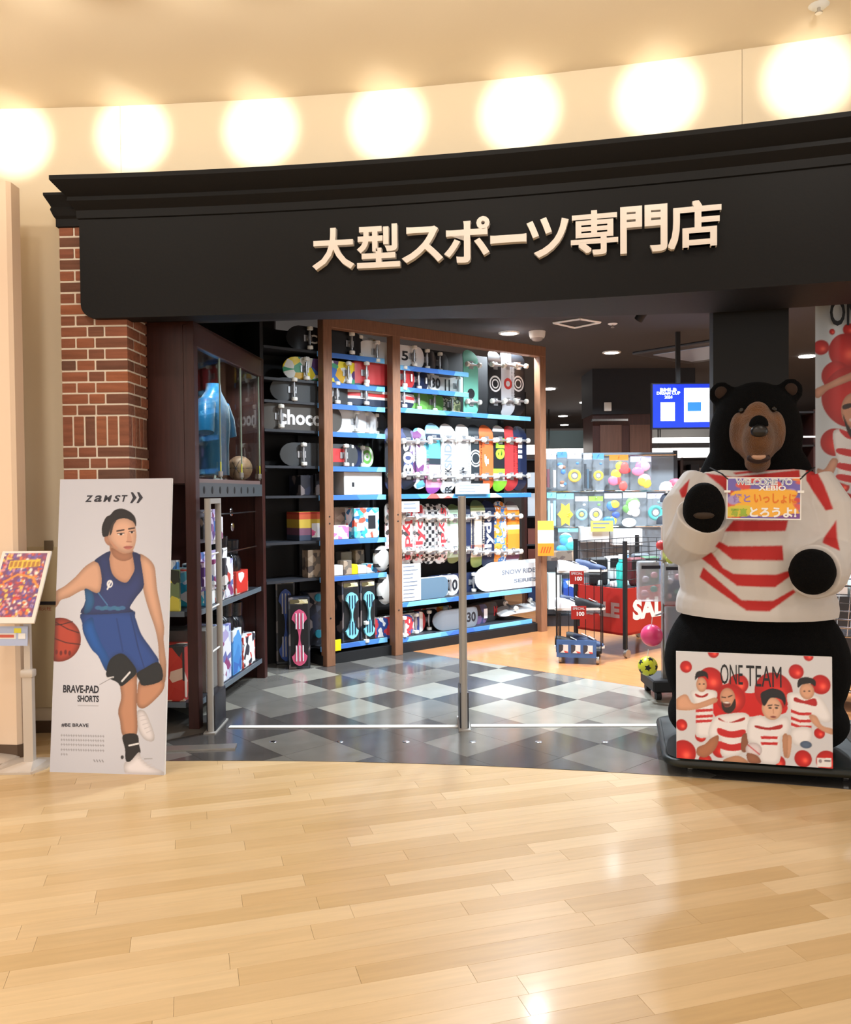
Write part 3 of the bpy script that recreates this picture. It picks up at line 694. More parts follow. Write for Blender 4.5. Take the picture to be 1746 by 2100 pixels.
ob('base', MB().lathe([(.17, 0), (.17, .008), (.15, .018), (.03, .03)], 32).mesh('b', 40), m_pole, th); ob('pole', MB().tube([(0, 0, .02), (0, 0, 1.2)], .014, 12).mesh('p', 40), m_pole, th)

# hydrant cabinet set into the left wall
hc = on_curve(96, 1310, WOFF); n = nC(hc.x); ha = math.atan2(-n.x, n.y)
th = thing('fire_hydrant_cabinet', 'cream fire hydrant door in the wall behind the grey panel', 'hydrant cabinet', (hc.x, hc.y - .002, .16), ha)
pbox('door', (-.12, -.012, 0), (.36, .0, 1.02), mat('hydrant_door', (226, 208, 170), .5), th, .003)
pbox('handle_bar', (-.10, -.02, .655), (.3, -.012, .675), m_ink, th)
pbox('plate', (.005, -.02, 1.0), (.06, -.012, 1.06), mat('plate_grey', (150, 138, 118), .4, metal=.5), th)
lettering('消火栓', mat('red_print', (190, 80, 60), .5), th, (-.005, -.0135, .63), .09, .026)

# ================================================================== SECURITY GATES AND FLOOR STRIP
m_gate = mat('gate_grey', (164, 160, 155), .38)
def gate(px_, py_, label, dy):
    p = pf(px_, py_); th = thing('security_gate', label, 'security gate', p, 0, 'anti-theft gates at the entrance')
    H = 1.475
    for y in (0, dy):
        ob('post', MB().prism([(.02 * math.cos(a * math.pi / 8), y + .02 * math.sin(a * math.pi / 8)) for a in range(16)], .0, H).mesh('post', 40), m_gate, th)
    pbox('top_rail', (-.02, 0, H - .035), (.02, dy, H), m_gate, th, .004)
    ob('base_box', boxm(.058, dy + .02, .235, .008, 2), mat('gate_base_black', (34, 36, 44), .35), th, (.0, dy / 2 + .01, .12))
    ob('foot_plate', boxm(.075, dy + .08, .008), m_gate, th, (0, dy / 2, .006))
    for z in (.5, .78, 1.12): ob('rung', MB().tube([(0, 0, z), (0, dy, z)], .006, 6).mesh(), m_white, th)
    return th
gate(433, 1503, 'grey security gate beside the wooden showcase', .26)
gate(953, 1497, 'grey security gate seen edge-on in the middle of the entrance', .26)
a, b = pf(470, 1492), pf(940, 1491); c, d = pf(966, 1490), pf(1378, 1489)
for i, (p, q, lb) in enumerate(((a, b, 'left white floor strip between the two security gates'), (c, d, 'right white floor strip running from the middle gate to the bear'))):
    tag(ob('floor_strip', boxm((q - p).length, .05, .006, .002), m_white, None, (p + q) / 2 + Vector((0, 0, .0055)), (0, 0, math.atan2(q.y - p.y, q.x - p.x))), lb, 'floor strip', 'white floor strips across the entrance')
for i, x in enumerate((560, 697, 833, 969, 1105, 1242)):
    p = pf(x, 1522); tag(ob('floor_stud', MB().lathe([(.022, 0), (.02, .002), (.012, .003)], 16).mesh('stud', 40), m_chrome, None, (p.x, p.y, .002)), 'small shiny metal floor stud, %s from the left in the dark tiles' % ('first', 'second', 'third', 'fourth', 'fifth', 'last')[i], 'floor stud', 'row of studs in the entrance tiles')

# ================================================================== SKATEBOARD RACK
P1, P3 = pf(676, 1366), pf(1113, 1295)
RK = Fr(P1, (P3.x - P1.x, P3.y - P1.y)); RL = (P3 - P1).length
S2 = RK.hit(814, 1200)[0]
rack = thing('display_rack', 'tall walnut-framed black rack filled with skateboards', 'display rack', RK.W(0, 0, 0), RK.a)
RT = .42
def rw(s, t, z): return Vector((s, t, z))
for s in (0, S2, RL):
    po = pbox('post', (s - .045, -.03, 0), (s + .045, .06, 3.02), m_wood, rack, .004)
    for z in ((1.30, 1.24, .42) if s < RL else ()): ob('bolt', MB().lathe([(.008, 0), (.006, .002)], 10, Matrix.Rotation(math.pi / 2, 4, 'X')).mesh('bolt'), m_blackm, po, (0, -.046, z - 1.51))
pbox('top_beam', (-.045, -.031, 2.93), (RL + .045, .061, 3.04), m_wood, rack, .004)
pbox('back_panel', (-.62, RT, 0), (RL - .22, RT + .03, 2.95), m_blackm, rack)
pbox('side_panel', (-.62, .02, 0), (-.59, RT, 2.95), m_blackm, rack)
for s in (-.05, S2 + .02, RL - .22): pbox('upright', (s - .02, RT - .05, 0), (s + .02, RT - .005, 2.95), m_blackm, rack)
pbox('plinth', (-.05, .03, 0), (RL, RT, .09), m_blackm, rack)
m_shelf = mat('shelf_dark_grey', (44, 46, 52), .45)
SHELF = {}
def shelf(key, s0, s1, x, y, m=m_rail, t0=.055, h=.045):
    z = RK.hit(x, y, t0)[1]
    sh_ = pbox('shelf', (s0, t0 + .012, z - .022), (s1, RT - .055, z), m_shelf, rack)
    r = ob('price_rail', boxm(s1 - max(s0, -.05), .01, h, .002), m, sh_, (max(s0, -.05) / 2 + s1 / 2 - (s0 + s1) / 2, -(RT - .055 - t0 - .012) / 2 - .006, -.012))
    SHELF[key] = z
A0, A1 = -.56, S2 - .07; B0, B1 = S2 + .07, RL - .10
for k, y in zip('A1 A2 A3 A4 A5 A6 A7 A8 A9'.split(), (733, 793, 836, 892, 962, 1020, 1110, 1184, 1322)): shelf(k, A0 if k != 'A9' else -.05, A1, 725, y - 5)
sB = RK.hit(962, 780, .055)[0]
for k, x, y in (('B1', 890, 762), ('B2', 890, 805)): shelf(k, B0, sB, x, y - 6)
shelf('B3', B0, B1, 950, 845); shelf('B5', B0, B1, 950, 1012, m_rail2); shelf('B6', B0, B1, 950, 1222); shelf('B7', B0, B1, 950, 1290)

# --- skateboard meshes: x along the board, y across, z = underside (graphic, trucks)
def deck_mesh(L, W, kick=.045, pointy=1.0):
    nx, ny = 22, 6; V = []; Fc = []
    for side in (0, 1):
        for i in range(nx + 1):
            u = -math.cos(math.pi * i / nx); x = u * L / 2
            e = L / 2 - abs(x); r = W / 2 * pointy
            w = W / 2 if e > r else W / 2 * math.sqrt(max(.0004, 1 - ((r - e) / r) ** 2))
            kz = -kick * max(0, (abs(x) - L * .33) / (L * .17)) ** 1.5 if kick else 0
            for j in range(ny + 1):
                v = -1 + 2 * j / ny; V.append((x, v * w, kz - .006 * v * v * 0 + (0.0055 if side == 0 else -.0055)))
    n1 = (nx + 1) * (ny + 1)
    for i in range(nx):
        for j in range(ny):
            a = i * (ny + 1) + j; b = a + ny + 1
            Fc.append([a, b, b + 1, a + 1]); Fc.append([n1 + a, n1 + a + 1, n1 + b + 1, n1 + b])
        for j, fl in ((0, 0), (ny, 1)):
            a = i * (ny + 1) + j; b = a + ny + 1; f = [a, a + n1, b + n1, b]; Fc.append(f[::-1] if fl == 0 else f)
    return mesh('deck', V, Fc, 40)
def truck_mesh():
    return MB().box((-.04, -.028, 0), (.04, .028, .008)).tube([(.012, 0, .008), (-.004, 0, .035)], [.02, .012], 8).tube([(0, -.058, .036), (0, 0, .03), (0, .058, .036)], [.010, .015, .010], 8).tube([(0, -.105, .04), (0, .105, .04)], .004, 6).mesh('truck', 50)
ME_TRUCK = truck_mesh()
ME_WHEEL = MB().lathe([(.010, -.016), (.022, -.016), (.027, -.011), (.027, .011), (.022, .016), (.010, .016)], 14, Matrix.Rotation(math.pi / 2, 4, 'X')).mesh('wheel', 35)
DECKS = {}
m_truck = mat('truck_alloy', (196, 198, 202), .3, metal=.8); m_wh = mat('white_urethane', (240, 238, 230), .4); m_grip = mat('grip_tape', (26, 26, 28), .9)
def skateboard(label, frame, s, t, z, m, L=.80, W=.20, hang=False, wheels=True, group='skateboards', txt=None, tilt=0.0, wm=None, flip=False):
    u, n, up = frame.u, frame.n, Vector((0, 0, 1)); zc = -n
    a, b = (up, -u) if hang else (u, up)
    M = Matrix(((a.x, b.x, zc.x), (a.y, b.y, zc.y), (a.z, b.z, zc.z))).to_4x4()
    M.translation = frame.W(s, t, z)
    if tilt: M = M @ Matrix.Rotation(tilt, 4, 'X' if not hang else 'Y')
    th = thing('skateboard', label, 'skateboard', group=group, M=M)
    k = (L, W)
    if k not in DECKS: DECKS[k] = deck_mesh(L, W)
    dk = ob('deck', DECKS[k], m, th)
    if wheels:
        for sx in (-1, 1):
            tr = ob('truck', ME_TRUCK, m_truck, th, (sx * L * .27, 0, .0055))
            for sy in (-1, 1): ob('wheel', ME_WHEEL, wm or m_wh, tr, (0, sy * .082, .04))
    for tx in txt or ():
        st_, tm, cx_, cy_, w_, h_ = tx[:6]; rot = tx[6] if len(tx) > 6 else 0
        c_, s_ = math.cos(rot), math.sin(rot)
        lettering(st_, tm, dk, (cx_, cy_, .0066), w_, h_, Matrix(((c_, -s_, 0), (s_, c_, 0), (0, 0, 1))), offset=.03)
    return th
K = lambda n, c, r=.35: mat('deck_' + n, c, r)
dk_black = K('black', (30, 31, 36)); dk_white = K('white', (236, 238, 240)); dk_navy = K('navy', (34, 44, 74)); dk_red = K('red', (196, 60, 62)); dk_tan = K('tan', (176, 150, 110)); dk_grey = K('grey', (120, 128, 136)); dk_slate = K('slate', (96, 122, 142))
dk_orange = K('orange', (220, 108, 60)); dk_green = K('green', (110, 160, 96)); dk_lime = K('lime', (150, 220, 60)); dk_smoke = K('smoke', (66, 68, 70)); dk_teal = K('teal', (120, 196, 176))
dk_yel = ramp_mat('deck_yellow_patchwork', [(238, 210, 40), (60, 110, 190), (235, 235, 230), (70, 160, 120), (220, 170, 40), (90, 60, 110), (240, 220, 60)], 'voronoi', 12)
dk_multi = ramp_mat('deck_bright_patchwork', [(235, 235, 235), (230, 120, 60), (120, 190, 210), (240, 210, 90), (200, 60, 70), (240, 240, 240), (90, 120, 80)], 'voronoi', 14)
dk_pinkt = ramp_mat('deck_pink_teal', [(240, 240, 240), (236, 150, 180), (240, 240, 245), (120, 200, 220), (110, 60, 110), (240, 240, 240)], 'voronoi', 13)
dk_cyan = ramp_mat('deck_cyan_pink', [(0, 0, 0)] and [(0.0, (160, 80, 170)), (.14, (240, 170, 200)), (.42, (40, 50, 60)), (.5, (90, 200, 225)), (.72, (40, 50, 70)), (.8, (150, 205, 235))], 'bands')
dk_rws = ramp_mat('deck_navy_red_white', [(0, (40, 50, 70)), (.3, (240, 240, 240)), (.42, (214, 60, 60)), (.58, (240, 240, 240)), (.7, (40, 50, 70))], 'bands', axis=1, span=(-.1, .1))
dk_gy = ramp_mat('deck_green_yellow', [(0, (240, 240, 230)), (.55, (222, 200, 80)), (.68, (110, 170, 84))], 'bands')
dk_camo = ramp_mat('deck_camo', [(90, 100, 70), (150, 150, 110), (60, 64, 50), (190, 190, 170)], 'brush', 12)
dk_dusk = ramp_mat('deck_dark_dusk', [(34, 36, 44), (60, 70, 110), (36, 38, 46), (110, 90, 130), (40, 44, 60)], 'voronoi', 9)
dk_chk = ramp_mat('deck_checker', [(238, 238, 236), (40, 40, 44)], 'checker', 26)
dk_chkr = ramp_mat('deck_white_speckle', [(240, 238, 236), (240, 238, 236), (70, 66, 66), (240, 238, 236), (232, 190, 190), (240, 238, 236)], 'voronoi', 30)
dk_ring = ramp_mat('deck_black_ring', [(30, 32, 36), (236, 236, 236)], 'ring', radius=.075, width=.018)
dk_ringw = ramp_mat('deck_grey_red_oval', [(206, 208, 214), (190, 50, 50)], 'ring', radius=.045, width=.03)
dk_orw = ramp_mat('deck_orange_white', [(0, (225, 225, 230)), (.16, (120, 70, 90)), (.22, (240, 240, 240)), (.3, (240, 140, 50)), (.5, (250, 160, 60)), (.56, (250, 245, 240)), (.62, (240, 140, 50)), (.82, (238, 236, 232)), (.88, (110, 100, 104))], 'bands')
dk_orb = ramp_mat('deck_orange_blue', [(245, 240, 235), (240, 140, 50), (250, 160, 70), (70, 130, 200), (245, 240, 235), (240, 150, 60)], 'brush', 9, stretch=(1, 1, 1))
dk_lime2 = ramp_mat('deck_lime_black', [(0, (140, 216, 60)), (.2, (250, 250, 250)), (.3, (150, 220, 60)), (.36, (32, 34, 40)), (.85, (230, 235, 240)), (.93, (120, 190, 70))], 'bands')
dk_redw = ramp_mat('deck_cream_red_lines', [(0, (150, 160, 90)), (.2, (245, 235, 215)), (.25, (240, 225, 205)), (.32, (220, 130, 110)), (.36, (245, 235, 215)), (.8, (150, 160, 100)), (.86, (80, 100, 70))], 'bands')
dk_mint = ramp_mat('deck_mint_white', [(0, (130, 140, 90)), (.2, (200, 225, 200)), (.35, (236, 240, 236)), (.6, (180, 210, 180)), (.8, (90, 110, 70))], 'bands')
tw = mat('print_white', (240, 240, 240), .45); tb = mat('print_black', (36, 38, 44), .45); tr_ = mat('print_red', (206, 60, 66), .45); tl = mat('print_lime', (160, 230, 60), .45); tg = mat('print_grey', (120, 130, 145), .45)
NOSE = .40
ORD = ('front', 'second', 'third', 'fourth', 'fifth')
def row(key, nose_x, items, shelfname, L=.80, W=.20, t0=.115, dt=.075, side=1):
    """boards standing on edge one behind the other; nose_x = photo x of each board's right end"""
    zs = SHELF[key]
    for i, (nx, m, desc, kw) in enumerate(zip(nose_x, [a[0] for a in items], [a[1] for a in items], [(a[2] if len(a) > 2 else {}) for a in items])):
        t = t0 + i * dt; LL = kw.pop('L', L); WW = kw.pop('W', W)
        s = RK.hit(nx, 800, t)[0] - LL / 2
        skateboard('%s, %s board, %s' % (desc, ORD[i], shelfname), RK, s, t, zs + WW / 2 + .001, m, LL, WW, group='skateboards standing on the rack shelves', **kw)
ra = lambda k: '%s narrow-bay shelf' % k
rb = lambda k: '%s wide-bay shelf' % k
row('A1', (752, 768, 788), [(dk_black, 'dark skateboard with pale badge', dict(txt=[('C', tw, -.16, 0, .08, .08)])), (dk_white, 'white skateboard end'), (dk_tan, 'tan skateboard end')], ra('top'), W=.21)
row('A2', (745, 768), [(dk_yel, 'yellow and blue patchwork skateboard'), (dk_black, 'black skateboard with rounded end')], ra('second'))
row('A3', (722, 745, 779), [(dk_smoke, 'smoke black skateboard with white print', dict(txt=[('W', tw, .2, 0, .08, .1)])), (dk_slate, 'blue grey skateboard end'), (dk_white, 'white skateboard end with thin red line', dict(txt=[('———', tr_, .25, .0, .12, .008)]))], ra('third'))
row('A4', (706, 760, 778, 798), [(K('dark_wash', (84, 80, 76)), 'weathered skateboard with outlined script', dict(L=.86, txt=[('choco', tw, -.02, 0, .42, .13)])), (dk_white, 'white skateboard with black truck mark'), (dk_white, 'plain white skateboard'), (dk_smoke, 'smoke grey skateboard end with pale rim')], ra('fourth'), W=.22)
row('A5', (738, 747, 770), [(dk_smoke, 'smoke grey skateboard with red patch', dict(txt=[('■', dk_red, .16, 0, .12, .12)])), (dk_navy, 'navy skateboard with white bar', dict(txt=[('▮', tw, .3, 0, .02, .06)])), (ramp_mat('deck_green_ring', [(120, 190, 90), (236, 240, 230)], 'ring', center=(.3, 0), radius=.08, width=.03), 'green skateboard with pale ring')], ra('fifth'))
row('B1', (876, 901, 926), [(dk_white, 'white skateboard with black numerals', dict(txt=[('15', tb, .1, 0, .14, .09), ('8', tb, .24, 0, .05, .1)])), (dk_black, 'black skateboard with pale truck'), (dk_black, 'all-black skateboard')], rb('top'))
row('B2', (856, 884, 909, 962), [(dk_red, 'red skateboard with white bar', dict(txt=[('▮', tw, .33, 0, .02, .07)])), (dk_navy, 'dark blue skateboard with white bar', dict(txt=[('▮', tw, .34, 0, .02, .06)])), (dk_white, 'white skateboard numbered thirty', dict(txt=[('30', tb, .3, 0, .12, .1)])), (dk_white, 'off-white skateboard with black stripe', dict(txt=[('▮▮', tb, .1, 0, .07, .12)]))], rb('second'))
row('B3', (855, 884, 915, 950), [(dk_rws, 'navy skateboard with red and white band'), (dk_gy, 'green skateboard with yellow band'), (dk_gy, 'green and yellow skateboard end'), (dk_camo, 'camouflage skateboard')], rb('third'))
row('B6', (862 + 60, 944, 990, 1004), [(dk_slate, 'blue grey longboard deck', dict(L=.72, wheels=False)), (dk_white, 'white skateboard with large number', dict(txt=[('30', tb, .27, 0, .14, .11)])), (dk_navy, 'navy skateboard with white letter', dict(txt=[('D', tw, .33, 0, .03, .06)])), (dk_black, 'black skateboard with green dot', dict(txt=[('●', tl, .33, 0, .06, .06)]))], rb('sixth'))
row('B7', (850, 874, 900, 932), [(ramp_mat('deck_rwb', [(240, 240, 240), (200, 60, 70), (50, 80, 150), (240, 240, 240)], 'brush', 8), 'red white and blue skateboard'), (ramp_mat('deck_tricolour', [(0, (240, 240, 240)), (.78, (60, 80, 150)), (.86, (240, 240, 240)), (.93, (200, 70, 70))], 'bands'), 'skateboard with blue white red tip'), (dk_black, 'black skateboard with white bar', dict(txt=[('▮', tw, .33, 0, .02, .06)])), (dk_multi, 'bright patchwork skateboard')], rb('lowest'))
for i, (x, m, d) in enumerate(((986, dk_grey, 'grey skateboard numbered thirty'), (1006, dk_dusk, 'dark skateboard tip with white bar'), (1026, dk_smoke, 'smoky skateboard tip with red letters'), (1046, dk_smoke, 'smoky skateboard tip with pale letters'))):
    t = .115 + i * .072; s = RK.hit(x, 1290, t)[0] - .3
    skateboard(d + ', right half of the lowest shelf', RK, s, t, SHELF['B7'] + .1, m, .6, .2, group='skateboards standing on the rack shelves', wheels=False, txt=[(('30', '▮', 'M', 'M')[i], (tb, tw, tr_, tw)[i], .17 + .06 * (i > 0), 0, .12 if i == 0 else .05, .1)])
skateboard('white board lying low at the right end of the lowest shelf', RK, RK.hit(1072, 1270, .2)[0], .2, SHELF['B7'] + .10, dk_white, .7, .2, tilt=-1.3, group='skateboards standing on the rack shelves')
for i, (x, t, lb) in enumerate(((1050, .13, 'long white snowboard with grey lettering leaning on the sixth rack shelf'), (1062, .19, 'second white snowboard behind the lettered one on the sixth rack shelf'))):
    skateboard(lb, RK, RK.hit(x, 1195, t)[0], t, SHELF['B6'] + .135 + .03 * i, dk_white, .98, .26, wheels=False, group='white snowboards on the rack', txt=[('SNOW RIDE', tg, .1, .05, .5, .05), ('SERIES', tg, .2, -.05, .35, .04)])
# boards hung upright
def hang_row(y0, y1, items, t, rowname, group, xs_flat=None):
    for i, (x, m, d, kw) in enumerate(items):
        s, z1 = RK.hit(x, y0, t); z0 = RK.hit(x, y1, t)[1]
        skateboard(d + ', ' + rowname, RK, s, t, (z0 + z1) / 2, m, round((z1 - z0), 1), .20, hang=True, group=group, **kw)
V90 = math.pi / 2
hang_row(716, 858, [(965, dk_teal, 'teal and white skateboard hung upright', dict(txt=[('●', tb, -.1, 0, .1, .1)])), (1015, dk_ring, 'black skateboard with white ring emblem', {}), (1041, dk_ringw, 'pale grey skateboard with red oval', {}), (1062, dk_ring, 'black skateboard with white ring at the bay end', {})], .2, 'upper row of hung boards', 'skateboards hung in the upper row')
hang_row(872, 1008, [(806, dk_dusk, 'dark dusk skateboard beside the middle post', {}), (836, dk_dusk, 'dusk skateboard with slanted numerals', dict(txt=[('80S', tw, 0, 0, .34, .12)])), (863, dk_pinkt, 'pink white and teal skateboard', {}), (889, dk_cyan, 'skateboard with cyan and pink bars', {}), (918, dk_white, 'white skateboard with grey capital letters', dict(txt=[('SNDX', tg, .07, 0, .34, .1), ('DSK', tb, -.16, 0, .14, .09), ('ER', tb, -.32, 0, .1, .09)])), (950, dk_white, 'white skateboard with small black marks', dict(txt=[('~w~', tb, -.14, 0, .1, .12)])), (975, ramp_mat('deck_dark_white_ring', [(40, 48, 54), (240, 240, 240)], 'ring', radius=.08, width=.014), 'dark skateboard with thin white ring', {}), (997, dk_orange, 'orange skateboard with pale patch', dict(txt=[('f', tw, -.02, 0, .12, .06)])), (1025, dk_lime2, 'black and lime skateboard with lime letters', dict(txt=[('en', tl, .1, 0, .22, .13)])), (1048, dk_red, 'bright red skateboard', {}), (1066, dk_navy, 'dark navy skateboard at the end', dict(txt=[('IIII', tw, .1, .0, .2, .06)]))], .2, 'middle row of hung boards', 'skateboards hung in the middle row')
hang_row(1030, 1160, [(806, dk_chkr, 'speckled skateboard half behind the middle post', {}), (835, dk_chkr, 'speckled white skateboard with red script', dict(txt=[('Slyde', tr_, 0, 0, .5, .12, math.pi)])), (861, dk_chkr, 'speckled white skateboard with upward red script', dict(txt=[('Slyde', tr_, .03, 0, .5, .12)])), (884, dk_chk, 'black and white checked skateboard', {}), (907, dk_chkr, 'white skateboard with slim red script', dict(txt=[('Slyde', tr_, .03, 0, .46, .09, math.pi)])), (932, dk_mint, 'mint green skateboard with white script', dict(txt=[('slyde', tw, 0, 0, .4, .12)])), (958, dk_navy, 'dark navy skateboard beside the gate pole', {}), (980, dk_redw, 'cream skateboard with thin red lines', {}), (1002, dk_navy, 'dark skateboard with bold white script', dict(txt=[('slyde', tw, .0, 0, .48, .13)])), (1027, dk_orb, 'orange white and blue skateboard', {}), (1051, dk_orw, 'orange and white skateboard at the row end', {})], .2, 'lower row of hung boards', 'skateboards hung in the lower row')

# --- boxed goods in the narrow bay
def carton(name, label, frame, x0, x1, y0, y1, t, depth, m, cat='box', group=None, parts=(), yaw=0.0, zb=None, nm_body='carton'):
    """box whose front face covers the photo rectangle on the plane t behind the frame line; z from shelf"""
    s0, z1 = frame.hit((x0 + x1) / 2 - (x1 - x0) / 2, (y0 + y1) / 2, t)[0], 0
    s1 = frame.hit(x1, (y0 + y1) / 2, t)[0]; z1 = frame.hit((x0 + x1) / 2, y0, t)[1]; z0 = zb if zb is not None else frame.hit((x0 + x1) / 2, y1, t)[1]
    w_, h_ = s1 - s0, z1 - z0
    th = thing(name, label, cat, frame.W((s0 + s1) / 2, t + depth / 2, z0), frame.a + yaw, group)
    pbox(nm_body, (-w_ / 2, -depth / 2, 0), (w_ / 2, depth / 2, h_), m, th, .003)
    pbox('lid_flap', (-w_ / 2 + .003, -depth / 2 + .003, h_), (w_ / 2 - .003, depth / 2 - .003, h_ + .002), m, th)
    for (pn_, u0, u1, v0, v1, pm) in parts: pbox(pn_, (-w_ / 2 + u0 * w_, -depth / 2 - .0022, v0 * h_), (-w_ / 2 + u1 * w_, -depth / 2 - .0004, v1 * h_), pm, th)
    return th
pk = lambda n, cols, sc=14, **k: ramp_mat('pack_' + n, cols, 'voronoi', sc, .35, **k)
pk_dark = pk('dark_collage', [(30, 32, 40), (60, 66, 80), (34, 36, 44), (120, 110, 110), (40, 44, 60)])
pk_rain = ramp_mat('pack_rainbow', [(0, (60, 70, 90)), (.25, (120, 80, 100)), (.45, (200, 170, 70)), (.7, (196, 90, 60)), (.85, (180, 60, 50))], 'bands', axis=2, span=(-.15, .15))
pk_cy = pk('cyan_collage', [(230, 240, 244), (60, 180, 210), (235, 245, 245), (120, 210, 220), (230, 90, 70), (240, 240, 240), (50, 120, 170)], 18)
pk_pink = pk('pink_collage', [(226, 90, 150), (240, 240, 240), (236, 120, 170), (230, 230, 235)], 20)
pk_tan = pk('tan_collage', [(120, 110, 100), (150, 130, 110), (90, 80, 76), (170, 150, 130)], 16)
pk_white = mat('carton_white', (232, 230, 228), .5); pk_grey = mat('carton_grey', (120, 116, 112), .6); y_tag = mat('price_tag_yellow', (240, 214, 20), .5)
ga = 'boxed goods on the narrow rack bay'
z = SHELF
carton('helmet_box', 'dark printed box left of the front post on the sixth shelf', RK, 617, 643, 975, 1017, .12, .2, pk_dark, zb=z['A6'], group=ga)
carton('helmet_box', 'dark blue box behind the front post on the sixth shelf', RK, 648, 684, 972, 1017, .12, .2, pk_dark, zb=z['A6'], group=ga)
carton('helmet_box', 'large white box with a small black mark on the sixth shelf', RK, 706, 784, 968, 1018, .10, .24, pk_white, zb=z['A6'], group=ga, parts=[('logo', .2, .26, .35, .55, tb)])
carton('game_box', 'rainbow coloured box on the seventh shelf beside the front post', RK, 614, 660, 1050, 1110, .12, .22, pk_rain, zb=z['A7'], group=ga, parts=[('picture', .55, .9, .1, .6, pk_pink)])
carton('game_box', 'pink box of small toys on the seventh shelf', RK, 684, 716, 1078, 1110, .10, .12, pk_pink, zb=z['A7'], group=ga)
carton('game_box', 'dark tall books standing behind the pink box', RK, 686, 726, 1040, 1110, .25, .1, pk_tan, zb=z['A7'], group=ga)
carton('game_box', 'cyan and white toy box with a stunt figure', RK, 727, 778, 1042, 1110, .10, .16, pk_cy, zb=z['A7'], group=ga, parts=[('picture', .55, .85, .3, .75, tb), ('disc', .1, .4, .25, .5, tw)])
for i, (x0, x1, y0, m, d) in enumerate(((632, 664, 1128, pk_tan, 'tan pads pack beside the front post'), (684, 704, 1160, pk_white, 'small white pack'), (705, 722, 1150, pk_tan, 'small brown pack'), (722, 734, 1158, y_tag, 'slim yellow pack'), (735, 752, 1160, pk_white, 'pale round-cornered pack'), (753, 782, 1156, pk_cy, 'cyan and white pack'), (700, 722, 1132, pk_grey, 'grey box at the back left'), (730, 748, 1128, pk_tan, 'brown box at the back right'))):
    carton('accessory_pack', d + ' on the eighth shelf', RK, x0, x1, y0, 1184, .10 if i < 6 else .24, .1, m, zb=z['A8'], group=ga)
# wave boards in cartons
def waveboard(parent, w, h, y, m, m2):
    out = []
    N = 24
    for i in range(N + 1):
        v = i / N; a = abs(v - .5) * 2
        hw = w * (.10 + .90 * math.sin(min(1, a * 1.05) * math.pi / 2 * 1.0) ** 2.2) / 2 if a < .62 else w / 2 * math.sqrt(max(0.02, 1 - ((a - .62) / .38) ** 2))
        out.append((hw, v * h))
    V = [v for x, zz in out for v in ((-x, 0, zz), (x, 0, zz), (x, -.022, zz), (-x, -.022, zz))]
    Fc = [[i * 4 + j, (i + 1) * 4 + j, (i + 1) * 4 + (j + 1) % 4, i * 4 + (j + 1) % 4] for i in range(N) for j in range(4)] + [[0, 1, 2, 3], [N * 4 + 3, N * 4 + 2, N * 4 + 1, N * 4]]
    b_ = ob('waveboard', mesh('waveboard', V, Fc), m, parent, (0, y, .03))
    for k in (-1, 0, 1):
        for zz in (.04, h * .66): ob('stripe', MB().tube([(k * w * .22, -.024, zz), (k * w * .22, -.024, zz + h * .28)], .006, 4).mesh(), m2, b_)
    return b_
def wave_carton(label, px0, px1, yb, yt, fr, t, m, m2, mc, zb_=0.0, dep=.16):
    th = carton('waveboard_box', label, fr, px0, px1, yt, yb, t, dep, mc, zb=zb_, group='boxed wave boards')
    s0 = fr.hit(px0, (yt + yb) / 2, t)[0]; s1 = fr.hit(px1, (yt + yb) / 2, t)[0]; w_ = s1 - s0; h_ = fr.hit((px0 + px1) / 2, yt, t)[1] - zb_
    pbox('window', (-w_ * .40, -dep / 2 - .004, .02), (w_ * .40, -dep / 2 - .0005, h_ - .06), m_blackm, th)
    pbox('header_band', (-w_ * .42, -dep / 2 - .006, h_ - .05), (w_ * .42, -dep / 2 - .001, h_ - .015), pk('gold_band', [(220, 205, 150), (90, 80, 50), (235, 225, 190)], 30), th)
    waveboard(th, w_ * .72, h_ - .13, -dep / 2 - .006, m, m2)
wb_pink = mat('waveboard_pink', (222, 90, 130), .35); wb_wht = mat('waveboard_white', (230, 225, 230), .35); wb_cy = mat('waveboard_cyan', (130, 205, 225), .35); wb_blue = mat('waveboard_blue', (40, 80, 170), .35)
wave_carton('boxed cyan wave board on the lowest shelf, left one', 702, 737, 1320, 1192, RK, .08, wb_cy, mat('waveboard_dark', (40, 60, 90), .35), pk_dark, z['A9'] + .002)
wave_carton('boxed pale cyan wave board on the lowest shelf, right one', 740, 770, 1318, 1190, RK, .08, wb_cy, MATS['waveboard_dark'], pk_dark, z['A9'] + .002)
WF = Fr((pf(615, 1372).x, pf(615, 1372).y), (1, .22))
wave_carton('black box with a pink wave board standing on the floor', 592, 636, 1371, 1226, WF, 0, wb_pink, wb_wht, pk_dark, .003, .2)
wave_carton('taller black box with a blue wave board behind the pink one', 566, 606, 1368, 1184, WF, .23, wb_blue, wb_wht, pk_dark, .003, .2)
carton('accessory_pack', 'yellow price tag card at the foot of the front post', RK, 686, 700, 1312, 1335, .035, .004, y_tag, group=ga, nm_body='card')
th = carton('scooter_box', 'black packaged scooter with teal wheels beside the front post', RK, 634, 660, 1215, 1345, .16, .16, pk_dark, zb=z['A9'], group=ga)
for zz in (.42, .1): ob('wheel', MB().lathe([(.035, -.01), (.035, .01)], 16, Matrix.Rotation(V90, 4, 'X')).mesh('w', 40), mat('teal_wheel', (50, 130, 150), .3), th, (.02, -.1, zz))
